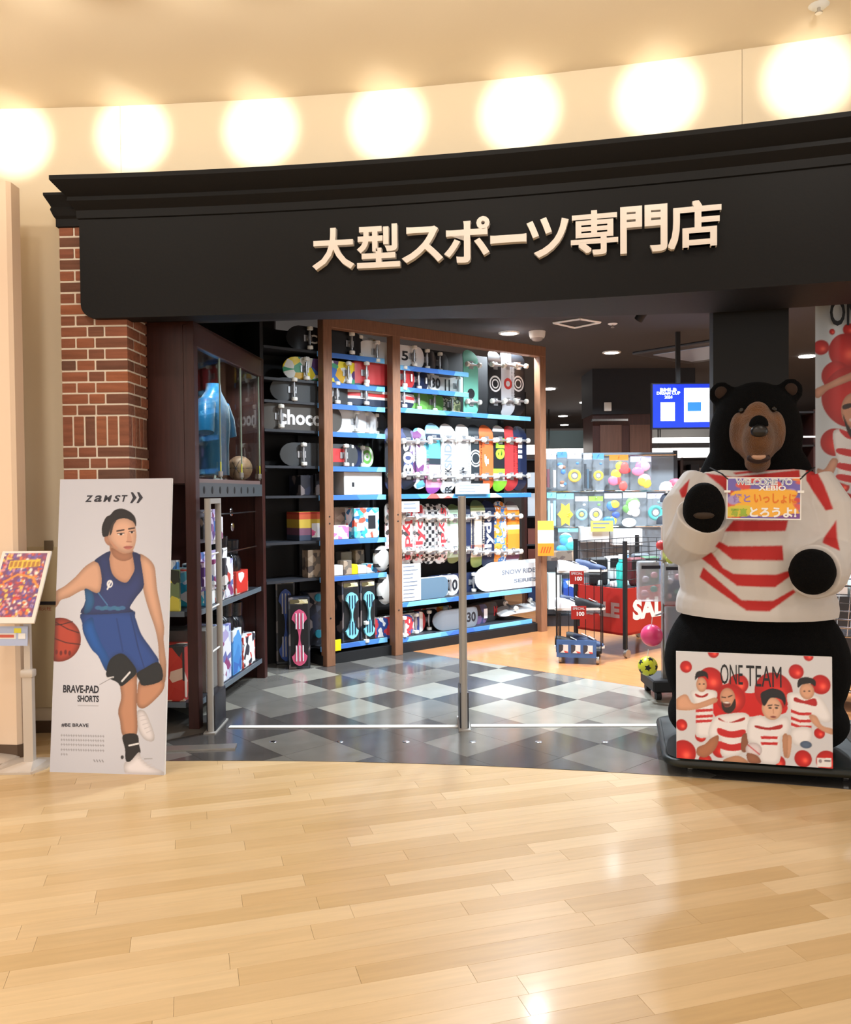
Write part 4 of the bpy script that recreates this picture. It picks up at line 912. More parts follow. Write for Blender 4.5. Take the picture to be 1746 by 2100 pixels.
# white pads hanging beside the middle post
for i, (x, y0, y1) in enumerate(((783, 1118, 1172), (790, 1176, 1240))):
    s, z1 = RK.hit(x, y0, .1); z0 = RK.hit(x, y1, .1)[1]; th = thing('protector_pad', ('upper', 'lower')[i] + ' white and black protector pad hanging beside the middle post', 'protector', RK.W(s, .1, z0), RK.a, 'white pads beside the middle post')
    h_ = z1 - z0; ob('shell', MB().ell((0, 0, h_ / 2), (.10, .045, h_ / 2), 14, 8).mesh('shell', 60), m_white, th)
    for zz in (.25, .78): ob('strap', MB().box((-.102, -.03, h_ * zz - .015), (.102, .03, h_ * zz + .015)).mesh(), m_blackm, th)
# notices on the rack
def notice(label, frame, x0, x1, y0, y1, t, m, lines=5, name='notice_card', ang=0, lm=None):
    s0 = frame.hit(x0, (y0 + y1) / 2, t)[0]; s1 = frame.hit(x1, (y0 + y1) / 2, t)[0]; z1 = frame.hit((x0 + x1) / 2, y0, t)[1]; z0 = frame.hit((x0 + x1) / 2, y1, t)[1]
    w_, h_ = s1 - s0, z1 - z0
    th = thing(name, label, 'notice', frame.W((s0 + s1) / 2, t, z0), frame.a)
    pbox('card', (-w_ / 2, -.003, 0), (w_ / 2, .0, h_), m, th)
    rr = random.Random(int(x0))
    for k in range(lines):
        v = h_ * (1 - (k + .8) / (lines + .6)); pbox('print_line', (-w_ * .4, -.0045, v), (w_ * rr.uniform(.05, .4), -.0031, v + h_ * .25 / lines), lm or tg, th)
    return th
notice('white printed rules sheet standing on the sixth shelf by the middle post', RK, 823, 863, 1156, 1232, .06, m_paper, 9)
notice('small white price board above the gate pole', RK, 934, 1004, 992, 1013, .03, m_paper, 3)
notice('small grey price card at the left of the lower hung row', RK, 824, 860, 1028, 1050, .08, m_paper, 2)
# track spots added to brighten the rack, unseen behind the fascia
for i, (s, pw_) in enumerate(((-.1, 60), (.45, 150), (1.05, 190), (1.7, 190), (2.4, 170))):
    p = RK.W(s, -1.5, 3.08); q_ = RK.W(s, .15, 1.35)
    th = thing('added_track_spotlight', 'added black track spotlight aimed at the rack, ' + ('nearest the glass showcase', 'second from the showcase', 'in the middle of the row', 'second from the toy bags', 'nearest the toy bags')[i], 'spotlight', (p.x, p.y, SHOP_Z), 0, 'added track spotlights before the rack')
    d = (q_ - p).normalized(); ob('stem', MB().tube([(0, 0, 0), (0, 0, -.1)], .01, 8).mesh(), m_blackm, th)
    o_ = p - Vector((p.x, p.y, SHOP_Z)); ob('head', MB().tube([o_ - d * .07, o_ + d * .05], .04, 14).mesh('head', 40), m_blackm, th)
    light('added_rack_lamp', 'SPOT', p + d * .06, q_, pw_ * 0.45, COOL, spot_size=math.radians(82), spot_blend=.7, shadow_soft_size=.05)

# ================================================================== SHOWCASE CABINET WITH GLASS
QA, QB = pf(409, 1496), Vector((-1.31, 6.78, 0))
CB = Fr(QA, (QB.x - QA.x, QB.y - QA.y)); CLn = (QB - QA).length
cab = thing('showcase_cabinet', 'dark mahogany cabinet with a lit glass showcase over open shelves', 'cabinet', CB.W(0, 0, 0), CB.a)
CD = .62; ZT = CB.hit(409, 672)[1]; ZS = CB.hit(412, 985)[1]
for s in (.035, CLn - .035):
    for t in (.035, CD): pbox('upright', (s - .035, t - .035, 0), (s + .035, t + .035, ZT), m_brownw, cab, .003)
pbox('top_beam', (.0, .0, ZT - .13), (CLn, .05, ZT + .02), m_brownw, cab, .003)
pbox('roof', (0, 0, ZT), (CLn, CD + .03, ZT + .02), m_brownw, cab)
pbox('end_panel', (.0, .07, ZS - .02), (.03, CD, ZT), m_brownw, cab)
pbox('back_panel', (.07, CD - .01, .05), (CLn, CD + .02, ZT), m_brownw, cab)
pbox('far_panel', (CLn - .03, .05, 0), (CLn, CD, ZT), m_brownw, cab)
pbox('showcase_floor', (.03, .02, ZS - .015), (CLn - .03, CD - .01, ZS + .012), mat('showcase_floor', (120, 100, 96), .3), cab)
ch = pbox('slotted_channel', (.07, .005, ZS - .11), (CLn - .07, .03, ZS - .015), mat('channel_grey', (92, 98, 102), .4, metal=.4), cab)
for i in range(8):
    s = -CLn / 2 + .16 + i * (CLn - .3) / 8; ob('slot', MB().ell((s, -.0135, .0), (.018, .003, .026), 10, 6).mesh(), m_blackm, ch)
for i in range(3):
    s0 = .075 + i * (CLn - .15) / 3; s1 = s0 + (CLn - .15) / 3 - .004
    g = pbox('glass_pane', (s0, .02, ZS + .02), (s1, .026, ZT - .13), m_glass, cab)
    ob('edge_strip', boxm(.012, .008, ZT - .15 - ZS), mat('pane_edge', (150, 165, 150), .2), g, ((s1 - s0) / 2 - .008, -.006, 0))
    ob('clip', boxm(.05, .02, .04, .004), m_steel, g, ((s1 - s0) / 2 - .03, -.012, -(ZT - .15 - ZS) / 2 + .03))
    ob('tab', boxm(.012, .004, .07), mat('tab_yellow', (226, 220, 40), .4), g, ((s1 - s0) / 2 - .03, -.014, -(ZT - .15 - ZS) / 2 + .08))
for i in range(3):
    s = (.42, .82, 1.22)[i]
    th = thing('showcase_lamp', ('nearest', 'middle', 'farthest')[i] + ' of the three small lamps inside the glass showcase', 'lamp', CB.W(s, .12, ZT), 0, 'lamps in the glass showcase')
    ob('rim', MB().lathe([(.05, -.008), (.055, 0)], 16).mesh('r', 40), m_steel, th); ob('bulb', MB().lathe([(.035, -.018), (.04, -.008)], 16).mesh('b', 40), m_lamp, th)
    light('showcase_bulb_light', 'SPOT', CB.W(s, .12, ZT - .03), CB.W(s, .14, 0), 20, (.95, .98, 1), spot_size=math.radians(120), spot_blend=.6, shadow_soft_size=.03)
# contents: blue shirt on a form, glove and ball
fs = thing('shirt_form', 'shiny blue sports shirt on a torso form inside the glass showcase', 'shirt', CB.W(.92, .21, ZS + .012), CB.a)
ob('stand', MB().lathe([(.10, 0), (.10, .012), (.015, .02), (.015, .06)], 16).mesh('s', 40), m_chrome, fs)
bm = MB(); secs = [(.04, .17, .10), (.25, .165, .10), (.42, .19, .11), (.55, .20, .10), (.62, .13, .075), (.66, .06, .06), (.72, .055, .055)]
V = []; N = 18
for z_, a_, b_ in secs: V += [(a_ * math.cos(2 * math.pi * j / N), b_ * math.sin(2 * math.pi * j / N), z_) for j in range(N)]
bm.add(V, [[i * N + j, i * N + (j + 1) % N, (i + 1) * N + (j + 1) % N, (i + 1) * N + j] for i in range(len(secs) - 1) for j in range(N)] + [[(len(secs) - 1) * N + j for j in range(N)]])
ob('shirt', bm.mesh('shirt', 60), mat('satin_blue', (20, 104, 156), .28, sheen=.3, bump=(.5, 14)), fs)
for sgn in (-1, 1): ob('sleeve', MB().tube([(sgn * .15, 0, .56), (sgn * .22, -.02, .46), (sgn * .25, -.03, .34)], [.07, .065, .06], 12).mesh('slv', 60), MATS['satin_blue'], fs)
gl = thing('ball_glove', 'tan leather glove and ball at the far end of the glass showcase', 'glove', CB.W(1.30, .14, ZS + .012), CB.a)
ob('ball', MB().ell((0, 0, .10), (.10, .10, .10), 18, 12).mesh('ball', 80), mat('ball_cream', (196, 150, 120), .5), gl)
ob('pedestal', MB().lathe([(.06, 0), (.05, .01)], 16).mesh(), m_chrome, gl)
for k in range(3): ob('seam', MB().tube([(.101 * math.cos(a / 12 * 2 * math.pi), .101 * math.sin(a / 12 * 2 * math.pi) * math.cos(k), .10 + .101 * math.sin(a / 12 * 2 * math.pi) * math.sin(k)) for a in range(12)], .002, 4, closed=True).mesh(), m_ink, gl)
# lower shelves
ZL = {}
for k, (x, y, d0) in dict(mid=(450, 1236, 0), low=(470, 1396, 0)).items():
    z_ = CB.hit(x, y, .03)[1]; ZL[k] = z_
    s_ = pbox('shelf', (.04, .03, z_ - .03), (CLn - .06, CD - .05, z_), m_shelf, cab)
    ob('shelf_rail', boxm(CLn - .1, .006, .035), mat('rail_grey', (110, 122, 132), .35, metal=.3), s_, (0, -(CD - .08) / 2 - .004, 0))
    ob('end_rail', boxm(.006, CD - .16, .035), MATS['rail_grey'], s_, (-(CLn - .1) / 2 - .004, 0.03, 0))
def ccart(name, label, s0, s1, t0, t1, z0, h, m, parts=(), cat='box', grp='boxed toys on the cabinet shelves'):
    th = thing(name, label, cat, CB.W((s0 + s1) / 2, (t0 + t1) / 2, z0), CB.a, grp); w_, d_ = s1 - s0, t1 - t0
    pbox('carton', (-w_ / 2, -d_ / 2, 0), (w_ / 2, d_ / 2, h), m, th, .003)
    pbox('front_print', (-w_ / 2 + .01, -d_ / 2 - .001, .01), (w_ / 2 - .01, -d_ / 2, h - .01), parts[0] if parts else m, th)
    pbox('end_print', (-w_ / 2 - .001, -d_ / 2 + .01, .01), (-w_ / 2, d_ / 2 - .01, h - .01), parts[1] if len(parts) > 1 else (parts[0] if parts else m), th)
    return th
pk_redb = pk('red_collage', [(196, 60, 50), (200, 66, 54), (150, 50, 44), (230, 200, 180), (196, 60, 50), (60, 60, 60)], 9)
pk_blueb = pk('blue_collage', [(70, 140, 210), (230, 235, 240), (90, 160, 225), (60, 110, 190)], 9)
pk_wc = pk('white_collage', [(238, 238, 238), (238, 238, 238), (60, 60, 70), (220, 80, 70), (238, 238, 238)], 16)
pk_lil = pk('lilac_collage', [(180, 170, 215), (235, 235, 240), (110, 120, 180), (205, 215, 235), (150, 70, 120)], 14)
pk_green = pk('green_collage', [(120, 140, 100), (130, 150, 108), (120, 140, 100), (220, 210, 90), (60, 66, 60)], 12)
zl, zm = ZL['low'], ZL['mid']
ccart('toy_box', 'big red toy box on the bottom cabinet shelf nearest the panel', .06, .22, .12, .56, zl, .36, pk_redb)
ccart('toy_box', 'tall grey carton on the bottom cabinet shelf', .30, .52, .06, .4, zl, .42, pk_grey)
ccart('toy_box', 'white box with violet print on the bottom cabinet shelf', .56, .78, .05, .35, zl, .40, pk_lil)
ccart('toy_box', 'light blue box on the bottom cabinet shelf', .82, 1.02, .05, .35, zl, .33, pk_blueb)
ccart('toy_box', 'small white box with black letters at the far end of the bottom shelf', 1.06, 1.36, .05, .3, zl, .24, pk_wc)
ccart('toy_box', 'green board game box standing at the front of the middle shelf', .05, .08, .14, .5, zm, .27, pk_green)
ccart('toy_box', 'sky blue box behind the green game', .10, .22, .2, .5, zm, .32, pk_blueb)
ccart('toy_box', 'blue and white box on the middle cabinet shelf', .28, .46, .05, .3, zm, .25, pk_cy)
ccart('toy_box', 'pale box with a tilted lid on the middle cabinet shelf', .5, .66, .05, .3, zm, .27, pk_wc)
ccart('toy_box', 'white and violet box on the middle cabinet shelf', .7, .88, .06, .3, zm, .28, pk_lil)
ccart('toy_box', 'red and white box at the far end of the middle shelf', .92, 1.2, .05, .25, zm, .17, pk_redb, [pk('redwhite', [(220, 60, 50), (220, 60, 50), (240, 236, 232)], 12)])
# hung packs under the slotted channel
hr = MB()
for z_ in (1.36, 1.08): hr.tube([(.08, .05, z_), (CLn - .1, .05, z_)], .006, 6)
ob('hook_bar', hr.mesh(), m_chrome, cab)
def hpack(label, s, t, ztop, w_, h_, m, grp='blister packs hung in the cabinet', end=False, thick=.03):
    th = thing('blister_pack', label, 'pack', CB.W(s, t, ztop), CB.a + (0 if not end else -V90), grp)
    pbox('card', (-w_ / 2, .0, -h_), (w_ / 2, .003, 0), m, th); ob('blister', boxm(w_ * .8, thick, h_ * .65, .01, 2), m, th, (0, -thick / 2, -h_ * .55))
    ob('hook', MB().tube([(0, .05, -.02), (0, -.01, -.02), (0, -.02, -.01)], .003, 5).mesh(), m_chrome, th)
pk_blu = ramp_mat('pack_blue_stripes', [(0, (30, 60, 130)), (.2, (60, 110, 200)), (.3, (24, 40, 90)), (.5, (60, 110, 200)), (.6, (24, 40, 90)), (.8, (60, 110, 200)), (.9, (24, 40, 90))], 'bands', axis=0, span=(-.1, .1))
pk_vio = pk('violet_collage', [(90, 60, 130), (200, 190, 220), (230, 230, 235), (140, 90, 150), (70, 110, 180)], 22)
for i, (s, w_, h_, m, d) in enumerate(((.2, .12, .22, pk_dark, 'dark pack'), (.34, .12, .24, pk_vio, 'violet pack behind the gate'), (.48, .14, .24, pk_lil, 'lilac pack'))): hpack(d + ' on the upper hook bar of the cabinet', s, .04, 1.40, w_, h_, m)
for i, (s, w_, h_, m, d) in enumerate(((.22, .16, .26, pk_vio, 'purple pack'), (.42, .18, .27, pk_lil, 'pale lilac pack'), (.62, .15, .30, pk_wc, 'white pack with yellow label'))): hpack(d + ' on the lower hook bar of the cabinet', s, .04, 1.12, w_, h_, m)
hpack('blue striped pack hung at the cabinet end', .05, .38, 1.42, .3, .20, pk_blu, end=True); hpack('dark pack with yellow top hung at the cabinet end', .05, .36, 1.20, .22, .05, mat('pack_yellow', (214, 190, 40), .4), end=True); hpack('black pack hung below the yellow one', .06, .40, 1.12, .24, .2, pk_dark, end=True)
for i, (x, y) in enumerate(((475, 1050), (477, 1081))):
    s, z_ = CB.hit(x, y, .1); tag(ob('medal', MB().lathe([(.03, -.004), (.034, 0), (.03, .004), (.012, .005)], 18, Matrix.Rotation(V90, 4, 'X')).mesh('medal', 40), m_chrome, None, CB.W(s, .1, z_), (0, 0, CB.a)), ('upper', 'lower') [i] + ' small silver disc hanging in the dark of the cabinet', 'disc', 'silver discs in the cabinet')
m_bag = mat('black_foil', (18, 20, 24), .22, bump=(.8, 9))
for i, (s, z_, r, d) in enumerate(((.80, 1.02, .13, 'upper left'), (1.05, .98, .13, 'upper right'), (.86, .53, .15, 'lower left'), (1.1, .5, .14, 'lower right'))):
    th = thing('boxing_glove', d + ' shiny black padded glove hanging in the cabinet', 'glove', CB.W(s, .16, z_), CB.a, 'black gloves hanging in the cabinet')
    ob('fist', MB().ell((0, 0, -.02), (r, .10, r * .95), 16, 10).mesh('f', 80), m_bag, th); ob('thumb', MB().ell((-r * .7, -.05, .0), (.045, .04, .08), 12, 8).mesh('t', 80), m_bag, th); ob('cuff', MB().lathe([(r * .62, .07), (r * .66, .17), (r * .6, .175)], 16).mesh('c', 40), m_bag, th)
tag(ob('cabinet_plinth', boxm(.72, .09, .012), m_steel, None, pf(372, 1540) + Vector((-.05, .02, .006)), (0, 0, .1)), 'thin metal floor plate at the foot of the dark cabinet', 'floor plate')

# ================================================================== BLACK STUFFED BEAR IN A STRIPED JERSEY
BRP = Vector((1.84, 4.62, 0))
def bxz(px_, py_): return (px_ - 1552) / 368.0, 1.5 - (py_ - 1004) / 368.0
def blob(ells, caps, voxel, name, smooth=6, cuts=(), fac=.5):
    mb = MB()
    for c, r in ells: mb.ell(c, r, 28, 18)
    for pts, r in caps: mb.tube(pts, r, 20)
    t_ = bpy.data.objects.new('tmp', mb.mesh('tmp')); COL.objects.link(t_)
    md = t_.modifiers.new('r', 'REMESH'); md.mode = 'VOXEL'; md.voxel_size = voxel
    sm_ = t_.modifiers.new('s', 'SMOOTH'); sm_.iterations = smooth; sm_.factor = fac
    me = bpy.data.meshes.new_from_object(t_.evaluated_get(bpy.context.evaluated_depsgraph_get())); bpy.data.objects.remove(t_)
    if cuts:
        bm = bmesh.new(); bm.from_mesh(me)
        for co, no in cuts: bmesh.ops.bisect_plane(bm, geom=bm.verts[:] + bm.edges[:] + bm.faces[:], plane_co=co, plane_no=no, clear_outer=True)
        bm.to_mesh(me); bm.free()
    me.materials.clear(); me.polygons.foreach_set('use_smooth', [True] * len(me.polygons)); return me
bear = thing('stuffed_bear', 'huge black stuffed bear in a red and white striped rugby jersey', 'stuffed bear', BRP, math.radians(-19)); bear.scale = (.945, 1, 1)
BZ = .10
m_fur = mat('black_fur', (8, 8, 9), 1.0, bump=(1.0, 220), spec=.15)
lp = (-.285, -.40, 1.40); rp_ = (.262, -.40, 1.085)
body = blob([((0, .03, .52), (.525, .33, .46)), ((0, .0, 1.0), (.42, .30, .55)), ((0, .03, 1.50), (.33, .22, .34)), ((0, .0, 1.80), (.26, .21, .30)), ((-.27, -.05, .24), (.23, .26, .15)), ((.27, -.05, .24), (.23, .26, .15)),
             ((-.19, .02, 2.04), (.075, .04, .075)), ((.19, .02, 2.04), (.075, .04, .075)), (lp, (.115, .10, .145)), (rp_, (.12, .10, .12))],
            [([(-.36, -.02, 1.45), (-.40, -.16, 1.26), lp], [.09, .09, .09]), ([(.36, -.02, 1.45), (.42, -.12, 1.16), rp_], [.09, .085, .09])], .018, 'bear_body', 8)
ob('body', body, m_fur, bear)
m_snout = mat('brown_fur', (96, 60, 28), .9, noise=(.45, 9), bump=(.9, 160), sheen=.2)
mz = blob([((0, -.19, 1.79), (.125, .12, .15)), ((0, -.28, 1.76), (.085, .11, .115)), ((0, -.20, 1.90), (.07, .06, .07)), ((-.095, -.18, 1.81), (.055, .07, .11)), ((.095, -.18, 1.81), (.055, .07, .11)), ((0, -.22, 1.64), (.07, .09, .05))], [], .012, 'muzzle', 4)
ob('muzzle', mz, m_snout, bear)
ob('nose', MB().ell((0, -.375, 1.80), (.045, .03, .034), 14, 10).mesh('n', 80), mat('bear_nose', (22, 20, 20), .35), bear)
ob('muzzle_dark_patch', MB().ell((0, -.335, 1.835), (.05, .035, .05), 14, 10).mesh('n', 80), m_fur, bear)  # darker fur patch at the top centre of the muzzle
ob('mouth', MB().ell((0, -.315, 1.665), (.062, .025, .03), 14, 8).mesh('m', 80), mat('bear_mouth', (40, 20, 18), .5), bear)
ob('tongue', MB().ell((0, -.335, 1.672), (.038, .02, .018), 12, 8).mesh('t', 80), mat('bear_tongue', (190, 150, 126), .5), bear)
for sx in (-1, 1):
    ob('eye', MB().ell((sx * .085, -.215, 1.925), (.016, .012, .016), 10, 8).mesh('e', 80), mat('bear_eye', (12, 10, 10), .1), bear)
    ob('ear_lining', MB().ell((sx * .19, -.015, 2.045), (.036, .02, .036), 12, 8).mesh('el', 80), mat('ear_lining', (44, 28, 18), .95), bear)
ob('paw_pad', MB().ell((lp[0], lp[1] - .085, lp[2] - .03), (.055, .02, .02), 12, 8).mesh('pp', 80), mat('paw_pad_brown', (46, 34, 24), .8), bear)
# jersey
jz0 = bxz(0, 1258)[1]; jz1 = bxz(0, 958)[1]
je = blob([((0, .0, 1.08), (.44, .335, .58)), ((0, .03, 1.45), (.38, .27, .26)), ((0, .02, .84), (.455, .34, .30))],
          [([(-.30, .03, 1.53), (-.375, -.06, 1.40), (-.365, -.16, 1.20), (-.325, -.27, 1.27), (-.295, -.35, 1.37)], [.13, .155, .155, .145, .14]),
           ([(.30, .03, 1.53), (.375, -.03, 1.38), (.39, -.10, 1.16), (.32, -.25, 1.08), (.275, -.345, 1.08)], [.13, .15, .145, .145, .14])], .0055, 'jersey', 12,
          [((0, 0, jz0), (0, 0, -1)), ((0, 0, jz1), (0, -.12, 1))])
# printed bands of the jersey: red areas read in the jersey's own front elevation
def jp(x, y): return bxz(1340 + x / 3.889, 760 + y / 3.889)
reds = [[(570, 1265), (640, 1180), (1045, 1180), (1025, 1258)], [(500, 1375), (530, 1338), (600, 1375), (1000, 1365), (1008, 1475), (630, 1475)],
        [(395, 1478), (470, 1420), (560, 1540), (640, 1582), (950, 1580), (1055, 1548), (1060, 1590), (945, 1675), (665, 1672)],
        [(378, 1625), (410, 1545), (700, 1780), (930, 1778), (1080, 1690), (1100, 1712), (905, 1858), (735, 1858)],
        [(1195, 880), (1200, 800), (1270, 780), (1330, 920), (1385, 1100), (1330, 1110)], [(1405, 1180), (1408, 1400), (1290, 1345)],
        [(420, 812), (640, 850), (1150, 800), (1150, 880), (600, 900), (600, 1000), (560, 930)], [(240, 1010), (215, 950), (300, 855), (275, 1000)],
        [(330, 790), (420, 765), (500, 770), (470, 785), (380, 788)], [(640, 815), (900, 790), (1150, 780), (1150, 795), (900, 808), (660, 832)]]
cvj = Canvas(560, 660, (0, 0, 0)); S_ = 500.0
for p_ in reds: cvj.poly([((jp(*q)[0] + .56) * S_, (1.85 - jp(*q)[1]) * S_) for q in p_], (1, 1, 1), False)
for _ in range(2):
    for ax_ in (0, 1): cvj.a = (np.roll(cvj.a, 1, ax_) + cvj.a + np.roll(cvj.a, -1, ax_)) / 3
nv = len(je.vertices); co = np.zeros(nv * 3, 'f'); je.vertices.foreach_get('co', co); co = co.reshape(-1, 3); no = np.zeros(nv * 3, 'f'); je.vertices.foreach_get('normal', no); no = no.reshape(-1, 3)
ix = np.clip((co[:, 0] + .56) * S_, 0, 559).astype(int); iy = np.clip((1.85 - co[:, 2]) * S_, 0, 659).astype(int)
msk = cvj.a[iy, ix, 0] * (no[:, 1] < .25)
msk = np.maximum(msk, ((no[:, 1] >= .25) & (np.sin((co[:, 2] - .8) * 2 * np.pi / .12) > .1)) * 1.0)
w_c, r_c = np.array(lin((200, 195, 192))), np.array(lin((178, 34, 34)))
colr = w_c * (1 - msk[:, None]) + r_c * msk[:, None]
at_ = je.color_attributes.new('print', 'FLOAT_COLOR', 'POINT'); at_.data.foreach_set('color', np.concatenate([colr, np.ones((nv, 1))], 1).ravel().astype('f'))
m_jer = vc_mat('jersey_cloth', .75)
nt = m_jer.node_tree; n_ = nt.nodes.new('ShaderNodeTexNoise'); n_.inputs['Scale'].default_value = 7; bp = nt.nodes.new('ShaderNodeBump'); bp.inputs['Strength'].default_value = .5; bp.inputs['Distance'].default_value = .02
tc_ = nt.nodes.new('ShaderNodeTexCoord'); nt.links.new(tc_.outputs['Object'], n_.inputs['Vector']); nt.links.new(n_.outputs[0], bp.inputs['Height']); nt.links.new(bp.outputs[0], nt.nodes['Principled BSDF'].inputs['Normal'])
ob('jersey', je, m_jer, bear)
# trolley base
bb = thing('bear_trolley', 'low dark green trolley platform under the stuffed bear', 'trolley', (BRP.x, BRP.y, 0), math.radians(-13))
def rrect(w_, d_, r, n=6): return [(sx * (w_ / 2 - r) + r * math.cos(a), sy * (d_ / 2 - r) + r * math.sin(a)) for sx, sy, a0 in ((1, 1, 0), (-1, 1, 1), (-1, -1, 2), (1, -1, 3)) for a in [(a0 + k / n) * math.pi / 2 for k in range(n + 1)]]
ob('platform', MB().prism(rrect(.99, .86, .09), .055, .10).mesh(), mat('dark_green_plastic', (13, 20, 17), .45), bb)
ob('bumper', MB().tube([(x, y, .075) for x, y in rrect(1.0, .87, .09)], .022, 8, closed=True).mesh('b', 60), MATS['dark_green_plastic'], bb)
for x in (-.38, .38):
    for y in (-.33, .33):
        ob('caster', MB().lathe([(.028, -.012), (.028, .012)], 14, Matrix.Translation((x, y, .03)) @ Matrix.Rotation(V90, 4, 'Y')).mesh('c', 40), m_chrome, bb)
# framed team poster leaning on the bear
def poster_print(W=224, H=158):
    cv = Canvas(W, H, (212, 213, 220))
    def m(p): x, y = p; u = (x - 207) / 1372.0; return u * W, (y - 453 - 57 * u) / (905 + 40 * u) * H
    k = W / 1372.0
    def B(x, y, r, c=(206, 32, 34)): a = m((x, y)); cv.ball(a[0], a[1], r * k, c)
    def P(pts, c, sm=True, vol=.15): cv.poly([m(p) for p in pts], c, sm, vol, 4)
    def El(x, y, rx, ry, c, vol=.2): a = m((x, y)); cv.ell(a[0], a[1], rx * k, ry * k, c, vol, 3)
    def L(p, q, w, c): cv.line(m(p), m(q), w * k, c)
    P([(560, 760), (640, 740), (760, 720), (830, 810), (960, 800), (1000, 760), (1150, 830), (1180, 980), (900, 1010), (560, 1010)], (206, 30, 32), True, 0)
    for b in ((300, 588, 54), (548, 468, 50), (1378, 505, 42), (1272, 635, 64), (1478, 745, 84), (258, 1078, 52), (275, 1310, 112), (520, 700, 112), (770, 735, 88), (700, 860, 130), (1075, 800, 165), (430, 1175, 50), (1465, 1155, 46), (1325, 1368, 74), (1110, 1400, 64), (1525, 1390, 92), (600, 1290, 70), (470, 1380, 60)): B(*b)
    sk = (222, 168, 138); wh = (238, 236, 240); rd = (200, 40, 44); hr_ = (34, 30, 34)
    # far left player, arms out
    P([(335, 800), (420, 780), (560, 790), (580, 840), (545, 900), (548, 1060), (560, 1170), (395, 1180), (390, 1060), (375, 900)], wh)
    for y in (960, 1010, 1050): P([(388, y - 12), (540, y - 16), (540, y + 4), (388, y + 12)], rd, False, 0)
    P([(385, 815), (440, 835), (495, 812), (490, 835), (440, 850), (390, 838)], rd)
    P([(207, 865), (300, 820), (372, 900), (555, 850), (570, 890), (380, 950), (207, 945)], sk); El(440, 740, 48, 66, sk); P([(382, 700), (392, 640), (440, 622), (490, 640), (500, 695), (470, 670), (410, 678)], hr_)
    for x in (422, 460): El(x, 735, 8, 5, hr_, 0)
    # far right player
    P([(1190, 830), (1280, 810), (1430, 830), (1500, 880), (1570, 1040), (1480, 1060), (1400, 1000), (1395, 1120), (1230, 1130), (1215, 980)], wh)
    for y in (980, 1040, 1090): P([(1225, y - 28), (1300, y), (1400, y), (1398, y + 22), (1300, y + 24), (1225, y - 2)], rd, False, 0)
    P([(1260, 850), (1340, 880), (1430, 860), (1440, 925), (1340, 905), (1255, 885)], rd); P([(1225, 1120), (1395, 1110), (1380, 1240), (1250, 1250)], wh)
    P([(1380, 1000), (1440, 1010), (1490, 1090), (1580, 1120), (1575, 1165), (1480, 1130), (1400, 1060)], sk); El(1362, 800, 62, 72, sk); P([(1285, 770), (1292, 700), (1360, 682), (1430, 705), (1432, 760), (1390, 735), (1320, 745)], hr_)
    El(1350, 1250, 50, 32, (90, 110, 140)); P([(1180, 1180), (1230, 1190), (1210, 1350), (1170, 1340)], sk)
    for x in (1340, 1382): El(x, 800, 8, 5, hr_, 0)
    # front left player, shouting
    P([(555, 1015), (690, 985), (840, 985), (885, 1080), (850, 1160), (800, 1180), (800, 1320), (620, 1345), (600, 1180), (520, 1200), (500, 1130)], wh)
    for y in (1145, 1255): P([(588, y - 40), (700, y - 10), (820, y - 25), (815, y + 28), (700, y + 45), (592, y + 15)], rd, True, 0)
    P([(595, 1020), (680, 1060), (815, 1018), (810, 1045), (700, 1062), (600, 1040)], rd)
    P([(520, 1195), (590, 1170), (570, 1270), (480, 1350), (400, 1330), (400, 1270), (470, 1240)], (178, 116, 86)); P([(800, 1170), (850, 1160), (850, 1250), (830, 1310), (790, 1290)], (150, 96, 74)); P([(640, 1370), (760, 1340), (850, 1390), (820, 1412), (650, 1405)], (206, 150, 118))
    El(672, 850, 68, 86, (214, 158, 130)); P([(622, 880), (650, 930), (700, 920), (738, 860), (742, 930), (700, 980), (650, 975), (620, 930)], (52, 40, 38)); El(665, 905, 34, 24, (120, 60, 56)); El(665, 893, 28, 8, (240, 236, 232), 0)
    L((622, 845), (655, 850), 10, (60, 44, 40)); L((680, 845), (712, 832), 10, (60, 44, 40))
    # front right player with ball
    P([(855, 1050), (960, 1000), (1060, 1050), (1180, 1010), (1215, 1080), (1190, 1180), (1140, 1180), (1120, 1400), (960, 1400), (930, 1250), (850, 1220)], wh)
    for y in (1190, 1240): P([(960, y - 14), (1110, y - 10), (1105, y + 12), (968, y + 10)], rd, False, 0)
    P([(918, 1085), (1030, 1105), (1145, 1080), (1135, 1115), (1030, 1125), (925, 1108)], rd); P([(1150, 1180), (1195, 1170), (1190, 1340), (1160, 1340)], (206, 150, 118))
    El(1060, 945, 88, 100, (226, 178, 150)); P([(975, 900), (965, 820), (1010, 790), (1070, 775), (1150, 800), (1180, 860), (1170, 920), (1140, 870), (1050, 855), (1000, 920)], (32, 32, 40))
    for x in (1045, 1100): El(x, 940, 13, 7, hr_, 0)
    L((1028, 920), (1062, 915), 9, hr_); L((1086, 915), (1118, 920), 9, hr_); El(1072, 1015, 24, 9, (170, 90, 84)); L((1072, 950), (1074, 985), 8, (196, 140, 116))
    El(900, 1290, 72, 62, (226, 214, 220)); L((850, 1250), (950, 1330), 9, (200, 60, 70)); P([(840, 1320), (930, 1340), (960, 1400), (860, 1400)], (160, 104, 80))
    # label
    P([(1440, 1360), (1565, 1364), (1565, 1440), (1440, 1436)], (236, 234, 236), False, 0); El(1470, 1388, 14, 16, (150, 140, 150), 0); L((1510, 1386), (1550, 1388), 14, (110, 104, 112))
    return cv
bl, br = pf(1388, 1556, .1), pf(1709, 1578, .1); bl.z = br.z = .105
pwid = (br - bl).length; pa = math.atan2(br.y - bl.y, br.x - bl.x)
